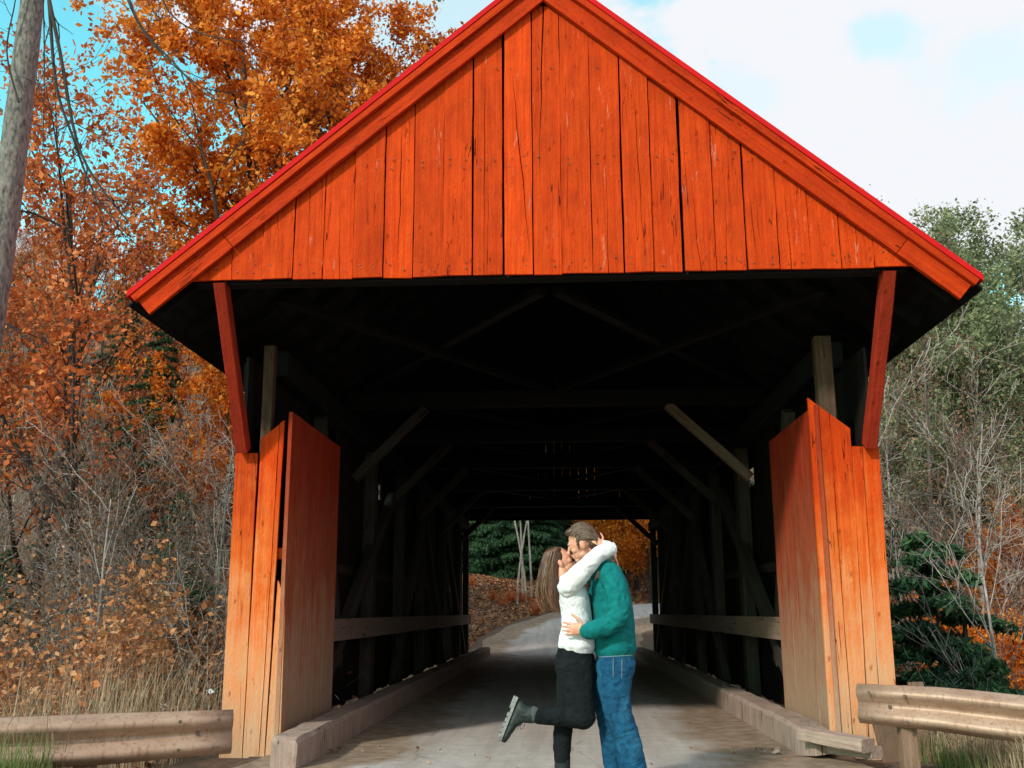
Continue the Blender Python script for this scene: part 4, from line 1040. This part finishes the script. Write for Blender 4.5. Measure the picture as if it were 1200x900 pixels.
m_sweater = fabric('white sweater', (0.74, 0.74, 0.77), (0.84, 0.84, 0.86), fold=16, fs=0.5, fd=0.02)
m_pants = fabric('black trousers', (0.004, 0.006, 0.007), (0.009, 0.013, 0.015), fold=14, fs=0.6, fd=0.02, sheen=0)
m_boot = simple('dark green leather boot', (0.018, 0.030, 0.028), 0.6, 0, 0.2, 30)
m_bootb = simple('brown leather shoe', (0.10, 0.05, 0.025), 0.5, 0, 0.2, 30)
m_sole = simple('grey rubber sole', (0.30, 0.31, 0.30), 0.8, 0, 0.2, 60)
m_sock = simple('pale sock cuff', (0.09, 0.105, 0.10), 0.9)
m_lip = simple('lips', (0.50, 0.14, 0.11), 0.45)
m_eye = simple('closed lashes', (0.05, 0.025, 0.02), 0.7)
def hairmat(name, c1, c2, c3):
    mt, t, b = newmat(name)
    g = nd(t, 'ShaderNodeNewGeometry'); col = rmp(t, g.outputs['Random Per Island'], (0, c1), (0.6, c2), (1, c3))
    L(t, col, b.inputs['Base Color']); b.inputs['Roughness'].default_value = 0.42; b.inputs['Specular IOR Level'].default_value = 0.5
    return mt
m_hairw = hairmat('long brown hair', (0.055, 0.024, 0.013), (0.15, 0.068, 0.038), (0.32, 0.17, 0.10))
m_hairm = hairmat('short brown hair', (0.045, 0.024, 0.015), (0.12, 0.068, 0.042), (0.30, 0.19, 0.125))
S_ = at(601, 800, YP).x-at(600, 800, YP).x           # metres per photograph pixel at the couple
def P3(px, py, dy=0.0):
    p = at(px, py, YP); return Vector((p.x, p.y+dy, p.z))

class Solid:
    def __init__(s): s.V = []; s.F = []
    def loft(s, pts, n=16, ref=(0, 1, 0)):
        """pts: (centre, half width across, half width along ref)"""
        ref = Vector(ref); q = []
        P_ = [Vector(p[0]) for p in pts]; m = len(pts)
        # refine with catmull-rom
        for i in range(m-1):
            a, b, c, d = P_[max(i-1, 0)], P_[i], P_[i+1], P_[min(i+2, m-1)]
            for k in range(4):
                u = k/4; pos = 0.5*((2*b)+(c-a)*u+(2*a-5*b+4*c-d)*u*u+(3*b-a-3*c+d)*u**3)
                e = u*u*(3-2*u); q.append((pos, pts[i][1]*(1-e)+pts[i+1][1]*e, pts[i][2]*(1-e)+pts[i+1][2]*e))
        q.append((P_[-1], pts[-1][1], pts[-1][2]))
        t0 = (q[1][0]-q[0][0]).normalized(); t1 = (q[-1][0]-q[-2][0]).normalized()
        r0 = min(q[0][1:]); r1 = min(q[-1][1:])
        q = [(q[0][0]-t0*r0*0.95, q[0][1]*0.25, q[0][2]*0.25), (q[0][0]-t0*r0*0.65, q[0][1]*0.75, q[0][2]*0.75)]+q+[(q[-1][0]+t1*r1*0.65, q[-1][1]*0.75, q[-1][2]*0.75), (q[-1][0]+t1*r1*0.95, q[-1][1]*0.25, q[-1][2]*0.25)]
        b0 = len(s.V); N = len(q)
        for k in range(N):
            t = (q[min(k+1, N-1)][0]-q[max(k-1, 0)][0]).normalized()
            b = ref-t*ref.dot(t)
            if b.length < 0.15: b = Vector((0.3, 0, 1))-t*t.dot(Vector((0.3, 0, 1)))
            b.normalize(); a = t.cross(b)
            for i in range(n):
                an = 6.28318*i/n; s.V.append(q[k][0]+a*math.cos(an)*q[k][1]+b*math.sin(an)*q[k][2])
        for k in range(N-1):
            for i in range(n):
                p = b0+k*n+i; w_ = b0+k*n+(i+1) % n; s.F.append((p, w_, w_+n, p+n))
        s.F.append(tuple(range(b0+n-1, b0-1, -1))); s.F.append(tuple(range(b0+(N-1)*n, b0+N*n)))
    def ell(s, c, ax, n=14):
        """ax: three radius vectors"""
        b0 = len(s.V); m = n//2+1; c = Vector(c)
        for j in range(1, m):
            th = math.pi*j/m
            for i in range(n):
                ph = 6.28318*i/n; s.V.append(c+ax[0]*math.sin(th)*math.cos(ph)+ax[1]*math.sin(th)*math.sin(ph)+ax[2]*math.cos(th))
        tp = len(s.V); s.V.append(c+ax[2]); bt = len(s.V); s.V.append(c-ax[2])
        for j in range(m-2):
            for i in range(n):
                p = b0+j*n+i; w_ = b0+j*n+(i+1) % n; s.F.append((p, p+n, w_+n, w_))
        for i in range(n):
            s.F.append((tp, b0+i, b0+(i+1) % n)); s.F.append((bt, b0+(m-2)*n+(i+1) % n, b0+(m-2)*n+i))
    def fuse(s, name, voxel, smooth_it=4, wr=0.0, wscale=12, wz=1.0, hem=False):
        me = mesh(name+'_raw', s.V, s.F)
        bm = bmesh.new(); bm.from_mesh(me); bmesh.ops.recalc_face_normals(bm, faces=bm.faces); bm.to_mesh(me); bm.free()
        o = bpy.data.objects.new('tmp', me); C.objects.link(o)
        r_ = o.modifiers.new('r', 'REMESH'); r_.mode = 'VOXEL'; r_.voxel_size = voxel
        sm = o.modifiers.new('s', 'SMOOTH'); sm.factor = 0.5; sm.iterations = smooth_it
        dg = bpy.context.evaluated_depsgraph_get(); dg.update()
        out = bpy.data.meshes.new_from_object(o.evaluated_get(dg)); out.name = name
        bpy.data.objects.remove(o); bpy.data.meshes.remove(me)
        if wr:
            nrm = [v.normal.copy() for v in out.vertices]; z0_ = min(v.co.z for v in out.vertices)
            for v, nn in zip(out.vertices, nrm):
                p = v.co; q = Vector((p.x*wscale, p.y*wscale, p.z*wscale*wz))
                f = 1-min(1.6, (mnoise.noise(q+Vector((mnoise.noise(q*0.4)*1.5, 0, 3)))*2.6)**2)
                v.co = p+nn*wr*f*(min(1, max(0.12, (p.z-z0_-0.02)/0.09)) if hem else 1)
        out.polygons.foreach_set('use_smooth', [True]*len(out.polygons)); out.update()
        return out

def head(sol, c, f, u, k=1.0):
    """adds skull, face, ears; c centre between the ears, f towards the nose, u towards the crown"""
    f = f.normalized(); u = (u-f*u.dot(f)).normalized(); sd_ = u.cross(f)
    def e(pf, pu, ps, rf, ru, rs_): sol.ell(c+(f*pf+u*pu+sd_*ps)*k, (f*rf*k, sd_*rs_*k, u*ru*k))
    e(-0.012, 0.040, 0, 0.096, 0.084, 0.076); e(0.030, 0.010, 0, 0.062, 0.085, 0.066)
    e(0.040, -0.050, 0, 0.048, 0.052, 0.050); e(0.058, -0.088, 0, 0.030, 0.024, 0.030); e(0.020, -0.062, 0, 0.045, 0.038, 0.054)
    e(0.082, 0.030, 0, 0.016, 0.013, 0.048)
    for s2 in (-1, 1):
        e(0.062, -0.020, 0.036*s2, 0.024, 0.022, 0.022); e(0.078, 0.010, 0.030*s2, 0.012, 0.011, 0.014)
        e(-0.004, -0.006, 0.074*s2, 0.018, 0.031, 0.010); e(0.004, -0.004, 0.080*s2, 0.012, 0.024, 0.006)
    sol.loft([(c+(f*0.088+u*0.020)*k, 0.008*k, 0.009*k), (c+(f*0.106-u*0.012)*k, 0.010*k, 0.011*k), (c+(f*0.110-u*0.026)*k, 0.011*k, 0.016*k)], 10, ref=sd_)
    e(0.086, -0.052, 0, 0.013, 0.007, 0.020); e(0.083, -0.066, 0, 0.013, 0.008, 0.018)
    return f, u, sd_
def hand(sol, w0, dirv, palm_n, thumb_side, ln=0.185, curl=0.5, k=1.0, spread=0.10):
    """w0 wrist, dirv along the fingers, palm_n out of the back of the hand"""
    d = dirv.normalized(); n = (palm_n-d*palm_n.dot(d)).normalized(); s2 = d.cross(n)*thumb_side
    pl = 0.095*k
    sol.loft([(w0-d*0.02, 0.019*k, 0.024*k), (w0+d*0.03*k, 0.017*k, 0.034*k), (w0+d*pl*0.75, 0.015*k, 0.040*k), (w0+d*pl, 0.012*k, 0.038*k)], 12, ref=s2)
    for i, (off, l_) in enumerate(((0.030, 0.070), (0.010, 0.080), (-0.011, 0.074), (-0.031, 0.056))):
        a = w0+d*pl*0.92+s2*off*k; dd = (d+s2*spread*(1.5-i)*0.7).normalized(); pts = [(a, 0.0085*k, 0.0085*k)]; p = a
        for j in range(3):
            dd = (dd-n*curl*0.33).normalized(); p = p+dd*l_*k*(0.42, 0.32, 0.26)[j]; r_ = (0.0085, 0.0078, 0.0065)[j]*k; pts.append((p, r_, r_))
        sol.loft(pts, 8, ref=n)
    a = w0+d*0.028*k+s2*0.028*k; dd = (d*0.55+s2*0.85).normalized(); p1 = a+dd*0.045*k; dd = (d*0.85+s2*0.5-n*curl*0.3).normalized(); p2 = p1+dd*0.034*k; p3 = p2+dd*0.024*k
    sol.loft([(a, 0.013*k, 0.013*k), (p1, 0.0105*k, 0.0105*k), (p2, 0.0095*k, 0.0095*k), (p3, 0.0075*k, 0.0075*k)], 8, ref=n)
def strands(name, curves, r, sides=3):
    V, F = [], []
    for pts in curves:
        b0 = len(V); n = len(pts)
        for k in range(n):
            t = (pts[min(k+1, n-1)]-pts[max(k-1, 0)]).normalized(); a = t.orthogonal().normalized(); b = t.cross(a); rr = r*(1 if k < n-1 else 0.3)*(0.6 if k == 0 else 1)
            for i in range(sides): an = 6.283*i/sides; V.append(pts[k]+a*math.cos(an)*rr+b*math.sin(an)*rr)
        for k in range(n-1):
            for i in range(sides): p = b0+k*sides+i; q = b0+k*sides+(i+1) % sides; F.append((p, q, q+sides, p+sides))
    return mesh(name, V, F, True)
def boot(root, ankle, toe, up, mt, shaft=0.10, ln=0.285, name='boot', sdir=None):
    toe = toe.normalized(); up = (up-toe*up.dot(toe)).normalized(); sd_ = up.cross(toe)
    b = Solid(); q = lambda f, u_: ankle+toe*f+up*u_; sv = sdir.normalized() if sdir else up; w_ = lambda d_: ankle+sv*d_
    b.loft([(q(-0.040, -0.062), 0.034, 0.032), (q(0.02, -0.058), 0.040, 0.036), (q(0.09, -0.066), 0.033, 0.042), (q(0.16, -0.074), 0.026, 0.045), (q(0.200, -0.078), 0.020, 0.036)], 16, ref=sd_)
    b.loft([(q(-0.012, -0.055), 0.050, 0.040), (q(-0.002, -0.005), 0.054, 0.044), (w_(shaft*0.5), 0.053, 0.046), (w_(shaft), 0.055, 0.050)], 16, ref=sd_)
    b.loft([(q(0.01, -0.02), 0.04, 0.036), (q(0.07, -0.052), 0.034, 0.038)], 14, ref=sd_)
    o = link(name, b.fuse('boot', 0.006, 3, 0.0015, 30), mt, root)
    so_ = Solid()
    # sole: outline extruded, heel block lower
    out = [(-0.082, 0.024), (-0.060, 0.038), (0.00, 0.036), (0.07, 0.040), (0.13, 0.049), (0.18, 0.045), (0.215, 0.025), (0.222, 0.0)]
    out = out+[(x, -y) for x, y in reversed(out[:-1])]
    V, F = [], []; zt, zb = -0.092, -0.110; n = len(out)
    for z in (zt, zb): V += [ankle+toe*x+sd_*y+up*z for x, y in out]
    F = [tuple(range(n)), tuple(range(2*n-1, n-1, -1))]+[(i, i+n, (i+1) % n+n, (i+1) % n) for i in range(n)]
    hb = [(-0.082, 0.024), (-0.060, 0.038), (-0.005, 0.036), (-0.005, -0.036), (-0.060, -0.038), (-0.082, -0.024)]; c0 = len(V); m_ = len(hb)
    for z in (zb+0.001, zb-0.014): V += [ankle+toe*x+sd_*y+up*z for x, y in hb]
    F += [tuple(range(c0, c0+m_)), tuple(range(c0+2*m_-1, c0+m_-1, -1))]+[(c0+i, c0+i+m_, c0+(i+1) % m_+m_, c0+(i+1) % m_) for i in range(m_)]
    # lugs under the forefoot
    for x in (0.04, 0.075, 0.11, 0.145, 0.18):
        c1 = len(V)
        for z in (zb+0.001, zb-0.012): V += [ankle+toe*(x+dx)+sd_*y+up*z for dx, y in ((-.012, -.036), (.012, -.036), (.012, .036), (-.012, .036))]
        F += [(c1, c1+1, c1+2, c1+3), (c1+7, c1+6, c1+5, c1+4)]+[(c1+i, c1+i+4, c1+(i+1) % 4+4, c1+(i+1) % 4) for i in range(4)]
    me = mesh('sole', V, F); bm = bmesh.new(); bm.from_mesh(me); bmesh.ops.recalc_face_normals(bm, faces=bm.faces); bm.to_mesh(me); bm.free()
    link('sole', me, m_sole, o)
    rnl = random.Random(3); lc = []
    for k in range(5):
        a = q(0.088-0.013*k, -0.034+0.009*k); lc.append([a+sd_*0.026-up*0.006, a+up*0.003+toe*0.002, a-sd_*0.026-up*0.006])
    a = q(0.040, 0.004); lc += [[a, a+toe*0.03-sd_*0.02+up*0.01, a+toe*0.055-sd_*0.03-up*0.005, a+toe*0.03-sd_*0.04-up*0.02, a], [a, a+toe*0.04-sd_*0.01-up*0.02, a+toe*0.07-sd_*0.02-up*0.03]]
    link('lace', strands('lace', lc, 0.0022, 5), m_eye, o)
    cf = Solid(); cf.loft([(w_(shaft-0.004), 0.056, 0.051), (w_(shaft+0.002), 0.056, 0.051)], 18, ref=sd_); link('cuff', cf.fuse('cuff', 0.006, 2), m_sock, o)
    return o
s = S_
def R3(px, py, dy, ra, rb): return (P3(px, py, dy), ra*s, rb*s)

# ---------------------------------------------------------------- the man
gx = P3(722, 850); man = thing('person', 'man in a teal fleece and blue jeans bending to kiss the woman', 'person', (gx.x, YP, 0), 'kissing couple')
B = Solid()
mc = P3(682.5, 638.5, -0.045); mf = Vector((-0.93, 0.10, -0.34)); mu = Vector((-0.30, 0, 0.95))
mf, mu, ms_ = head(B, mc, mf, mu, 1.0)
B.loft([R3(686, 646, -.03, 10, 10), R3(694, 655, -.02, 10.5, 11), R3(704, 668, 0, 13, 14)], 16)
B.loft([R3(708, 672, 0, 13, 26), R3(716, 700, 0, 19, 27), R3(719, 735, 0, 18, 23), R3(720, 770, 0, 18, 24)], 18)
B.loft([R3(716, 676, -.17, 9, 9), R3(723, 700, -.2, 8.5, 8.5), R3(722, 720, -.22, 7.5, 7.5), R3(703, 733, -.22, 6.5, 6.5), R3(686, 737, -.205, 4.6, 5.0)], 12)
B.loft([R3(712, 676, .17, 9, 9), R3(700, 700, .22, 8.5, 8.5), R3(692, 722, .2, 6.5, 6.5), R3(684, 728, .17, 4.6, 5)], 12)
for dd, xs in ((-.09, (719, 724, 737, 741)), (.09, (715, 713, 721, 724))):
    B.loft([R3(xs[0], 780, dd, 13, 12), R3(xs[1], 838, dd, 10, 10), R3(xs[2], 885, dd, 8.5, 8.5), R3(xs[3], 908, dd, 6, 7)], 12)
hand(B, P3(686, 737, -.205), Vector((-1, 0.14, 0.04)), Vector((0, -1, 0)), 1, curl=0.35, k=1.0, spread=0.12)
hand(B, P3(684, 728, .17), Vector((-1, -0.35, 0.05)), Vector((0.2, 1, 0)), 1, curl=0.5, k=0.95)
body_m = link('body', B.fuse('body', 0.0042, 3), m_skin, man)
J = Solid()
J.loft([R3(705, 667, 0, 12, 20), R3(711, 674, 0, 18, 30), R3(715, 690, 0, 21.5, 32), R3(718, 712, 0, 23, 29), R3(720.5, 735, 0, 23, 27), R3(720.5, 752, 0, 24, 30), R3(721, 761, 0, 24.5, 30.5)], 26)
J.loft([R3(714, 673, -.15, 13.5, 13), R3(720, 690, -.19, 13.5, 12.5), R3(724, 708, -.21, 12.5, 12), R3(722, 722, -.22, 12.5, 12), R3(712, 731, -.22, 11.5, 11), R3(700, 736, -.215, 10.5, 10.5), R3(689, 739, -.21, 9, 9)], 18)
J.loft([R3(710, 673, .15, 13.5, 13), R3(702, 695, .2, 12.5, 12), R3(695, 718, .2, 11, 11), R3(686, 727, .18, 9, 9)], 16)
jk = link('jacket', J.fuse('jacket', 0.0072, 5, 0.0052, 13, 1.3, True), m_jacket, man)
K = Solid(); K.loft([R3(698, 661, -.01, 12.5, 14.5), R3(702, 666, 0, 15, 18)], 18); link('collar', K.fuse('collar', 0.006, 3, 0.002, 20), m_jacket, jk)
K = Solid(); K.loft([R3(690.5, 738.8, -.211, 9.6, 9.6), R3(687, 739.0, -.210, 9.0, 9.0)], 18); link('sleeve_cuff', K.fuse('sleeve_cuff', 0.005, 3), m_jacket, jk)
Q = Solid()
Q.loft([R3(720, 750, 0, 17, 22), R3(720.5, 764, 0, 20.8, 27), R3(721, 782, 0, 22, 29)], 22)
Q.loft([R3(720, 778, -.085, 21.5, 16), R3(719, 800, -.085, 19.5, 16), R3(721, 820, -.09, 16.5, 15), R3(725, 840, -.10, 15.5, 14.5), R3(733, 862, -.105, 15, 14), R3(738, 885, -.11, 15, 14), R3(741, 903, -.11, 15.5, 14.5), R3(742, 910, -.11, 15, 14.5)], 20)
Q.loft([R3(717, 778, .085, 19, 16), R3(712, 805, .09, 17, 15), R3(713, 832, .09, 14.5, 14), R3(718, 862, .09, 14, 13.5), R3(722, 890, .09, 14.5, 14), R3(724, 909, .09, 14.5, 14)], 20)
Q.loft([R3(731, 776, -.06, 13, 14), R3(730, 788, -.06, 12, 14)], 16)
jn = link('jeans', Q.fuse('jeans', 0.0072, 4, 0.0045, 13, 1.5), m_jeans, man)
mstitch = simple('pale stitching', (0.42, 0.45, 0.48), 0.8)
st = [[P3(701+k*4.3, 768.6-0.25*k, -.175-0.004*math.sin(k/9*3.1)*3) for k in range(10)],
      [P3(717, 769+k*6, -.190+0.002*k) for k in range(5)], [P3(727, 770+k*6, -.184+0.003*k) for k in range(5)]]
link('stitching', strands('stitching', st, 0.0016, 4), mstitch, jn)
fg = 0.118+0.035
boot(man, Vector((P3(742, 905).x-0.01, YP-.11, fg+0.005)), Vector((-1, -0.15, 0)), Vector((0, 0, 1)), m_bootb, 0.04, name='shoe')
boot(man, Vector((P3(725, 905).x-0.01, YP+.09, fg+0.005)), Vector((-1, 0.05, 0)), Vector((0, 0, 1)), m_bootb, 0.04, name='shoe')
# hair: swept back with a side parting
H_ = Solid()
def hp(pf, pu, ps, c=mc, F_=mf, U_=mu, D_=ms_): return c+F_*pf+U_*pu+D_*ps
H_.ell(hp(-0.032, 0.054, 0), (mf*0.090, ms_*0.083, mu*0.082)); H_.ell(hp(0.026, 0.106, 0), (mf*0.062, ms_*0.060, mu*0.030)); H_.ell(hp(-0.070, -0.005, 0), (mf*0.044, ms_*0.062, mu*0.060))
for s2 in (-1, 1): H_.loft([(hp(0.008, 0.050, 0.070*s2), 0.016, 0.012), (hp(0.026, 0.010, 0.071*s2), 0.010, 0.006), (hp(0.028, -0.020, 0.066*s2), 0.007, 0.005)], 10)
hm = link('hair', H_.fuse('hair', 0.006, 2, 0.003, 45), m_hairm, man)
rh = random.Random(8); cv = []
for i in range(760):
    an = rh.uniform(-1.95, 1.95); st_ = rh.uniform(0.12, 1.0) if abs(an) < 1.3 else rh.uniform(0.55, 1.0)
    pts = []
    for k in range(6):
        u = st_+ (k/5)*0.85                      # 0 = hairline, moving back over the skull
        th = 0.25+u*1.65                          # angle from forward to back over the top
        cs, sn = math.cos(th), math.sin(th)
        rr = 1.01+0.02*math.sin(i*1.7+k*0.8)+rh.uniform(0, .05)*(1 if abs(an) < 1.2 else .4)
        lat = math.sin(an)*(0.95)
        pu = 0.056+sn*0.088*math.cos(an)*rr; pf = -0.020+cs*0.104*rr*max(0.75, math.cos(an*0.6)); ps = lat*0.084*rr
        if u > 1.05: pu -= (u-1.05)*0.11
        pts.append(hp(pf, pu, ps))
    cv.append(pts)
link('strands', strands('strands', cv, 0.0019, 3), m_hairm, hm)
link('eyebrow', strands('eyebrow', [[hp(0.094, 0.032, -0.014), hp(0.092, 0.036, -0.032), hp(0.080, 0.031, -0.050)]], 0.004, 5), m_hairm, body_m)
link('eyelashes', strands('eyelashes', [[hp(0.091, 0.008, -0.018), hp(0.089, 0.003, -0.030), hp(0.082, 0.006, -0.042)]], 0.0022, 5), m_eye, body_m)

# ---------------------------------------------------------------- the woman
gx = P3(660, 850); wom = thing('person', 'long haired woman in a white sweater kissing the man, one booted foot kicked up', 'person', (gx.x, YP, 0), 'kissing couple')
B = Solid()
wc = P3(657, 659, 0.035); wf = Vector((0.86, -0.05, 0.50)); wu = Vector((-0.5, 0, 0.86))
wf, wu, ws_ = head(B, wc, wf, wu, 0.92)
B.loft([R3(656, 664, .03, 8, 8.5), R3(660, 674, .01, 8.2, 9), R3(666, 684, 0, 10, 12)], 14)
B.loft([R3(668, 690, 0, 12, 20), R3(674, 715, 0, 13, 17), R3(675, 740, 0, 14, 18), R3(674, 765, 0, 16, 20)], 16)
B.loft([R3(665, 687, -.14, 8, 8), R3(688, 663, -.165, 7, 7), R3(712, 645, -.12, 6, 6), R3(705, 640, -.115, 4.5, 4.8), R3(703, 638.5, -.125, 4, 4.5)], 12)
B.loft([R3(668, 687, .14, 8, 8), R3(690, 668, .19, 7, 7), R3(711, 654, .16, 5.5, 5.5), R3(718.5, 649, .10, 4, 4.4)], 12)
B.loft([R3(675, 780, -.07, 14, 12), R3(682, 838, -.07, 9.5, 9.5), R3(660, 838, -.07, 8, 8), R3(630, 838, -.07, 5, 5)], 12)
B.loft([R3(668, 785, .07, 12, 12), R3(661, 845, .07, 9, 9), R3(659, 895, .07, 5.5, 5.5)], 12)
hand(B, P3(706, 640.5, -.125), Vector((-0.80, 0.25, 0.60)), Vector((0.35, -1, 0.1)), 1, curl=0.9, k=0.72, spread=0.03)
hand(B, P3(718.5, 648.5, .085), Vector((0.40, -0.55, -0.85)), Vector((1, -0.1, 0.3)), 1, curl=0.25, k=0.78)
body_w = link('body', B.fuse('body', 0.0042, 3), m_skin, wom)
T_ = Solid()
T_.loft([R3(663, 680, .0, 8.5, 15), R3(667, 687, 0, 14, 25), R3(672, 700, 0, 18, 26), R3(675, 718, 0, 17.6, 22), R3(676, 735, 0, 18, 22), R3(676, 749, 0, 21, 26.5), R3(676, 757, 0, 22, 28)], 24)
T_.loft([R3(665, 688, -.13, 12.5, 12), R3(676, 677, -.16, 12, 11.5), R3(688, 664, -.175, 10.2, 10), R3(700, 652, -.165, 9.2, 9), R3(711, 645.5, -.14, 8.6, 8.8), R3(714.5, 644, -.120, 8.0, 8.2), R3(707, 640.5, -.115, 6.0, 6.5)], 18)
T_.loft([R3(667, 687, .13, 12, 12), R3(690, 668, .19, 10, 10), R3(710, 655, .165, 8, 8), R3(717, 650, .115, 6.5, 6.5)], 16)
sw = link('sweater', T_.fuse('sweater', 0.0066, 5, 0.0036, 14, 1.2, True), m_sweater, wom)
Q = Solid()
Q.loft([R3(675.5, 746, 0, 14, 18), R3(674.5, 757, 0, 17.5, 22), R3(674, 763, 0, 20.8, 25), R3(674, 769, 0, 22.5, 26), R3(673.5, 776, 0, 23.5, 27)], 22)
Q.loft([R3(672, 778, -.06, 23, 17), R3(676, 795, -.07, 19.5, 15.5), R3(679, 815, -.07, 16.8, 14), R3(682, 833, -.07, 14.8, 12.5), R3(683, 841, -.07, 13.5, 12.5)], 20)
Q.loft([R3(686, 839, -.07, 12, 12), R3(674, 839.5, -.07, 12, 12), R3(658, 838, -.07, 11, 11), R3(642, 838, -.07, 9.6, 9.6), R3(630, 838, -.07, 8.6, 8.8)], 18)
Q.loft([R3(671, 778, .06, 20, 16), R3(669, 800, .07, 17, 15), R3(664, 830, .07, 12.5, 12.5), R3(660, 855, .07, 11, 11), R3(658.5, 875, .07, 10.5, 10.5), R3(659, 893, .07, 9, 9)], 18)
Q.loft([R3(661, 774, -.05, 11.5, 14), R3(662, 782, -.05, 11, 14)], 14)
link('trousers', Q.fuse('trousers', 0.0066, 4, 0.0024, 15, 1.6), m_pants, wom)
sx = Vector((-0.38, 0, -0.925)); ux = Vector((0.925, 0.0, -0.38))
ak = P3(617.5, 836.5, -.07)
boot(wom, ak, sx, ux, m_boot, 0.045, sdir=Vector((1, 0, 0.03)))
boot(wom, Vector((P3(659, 900).x, YP+.07, fg)), Vector((0.97, -0.24, 0)), Vector((0, 0, 1)), m_boot, 0.085)
# long hair
def wp_(pf, pu, ps): return wc+wf*pf*0.92+wu*pu*0.92+ws_*ps*0.92
HB = Solid()
HB.ell(wp_(-0.026, 0.050, 0), (wf*0.088, ws_*0.078, wu*0.080))
HB.loft([R3(648, 651, .035, 10, 13), R3(643.5, 666, .03, 12, 14.5), R3(642, 685, .02, 12, 13), R3(642, 700, .01, 11, 11), R3(645, 709, .0, 7, 8)], 18)
hw = link('hair', HB.fuse('hair', 0.006, 3, 0.004, 30, 0.35), m_hairw, wom)
rh = random.Random(4); cv = []
for i in range(900):
    an = rh.uniform(-math.pi, math.pi); ca, sa = math.cos(an), math.sin(an)      # ca: front(+)/back(-) of the fall, sa: near(-)/far(+)
    e = rh.uniform(0.80, 1.08); wav = rh.uniform(0, 6.28); ln = rh.uniform(0.86, 1.04)
    rows = [(654+rh.uniform(-3, 1), 643+rh.uniform(-2, 3), .035, 2, 10), (648, 648, .035, 9.5, 13.5), (645.5, 660, .03, 11.0, 14.5), (643.5, 676, .025, 12.0, 14.0), (641.8, 690, .02, 13.0, 13.2), (642.5, 703, .01, 13.0, 11.5), (647+ca*1.5, 716, 0, 9.5, 9)]
    pts = []
    for k, (x, y, dy, ra, rb) in enumerate(rows):
        yy = rows[0][1]+(y-rows[0][1])*ln if k else y
        wv = 1.0*math.sin(wav+k*1.1)*(k > 2)
        pts.append(P3(x+ca*ra*e+wv, yy, dy+sa*rb*e*s))
    cv.append(pts)
link('strands', strands('strands', cv, 0.0026, 3), m_hairw, hw)
link('eyelashes', strands('eyelashes', [[wp_(0.091, 0.008, 0.018), wp_(0.089, 0.003, 0.030), wp_(0.082, 0.006, 0.042)]], 0.002, 5), m_eye, body_w)
link('eyebrow', strands('eyebrow', [[wp_(0.096, 0.032, 0.014), wp_(0.093, 0.037, 0.032), wp_(0.082, 0.032, 0.048)]], 0.0028, 5), m_hairw, body_w)
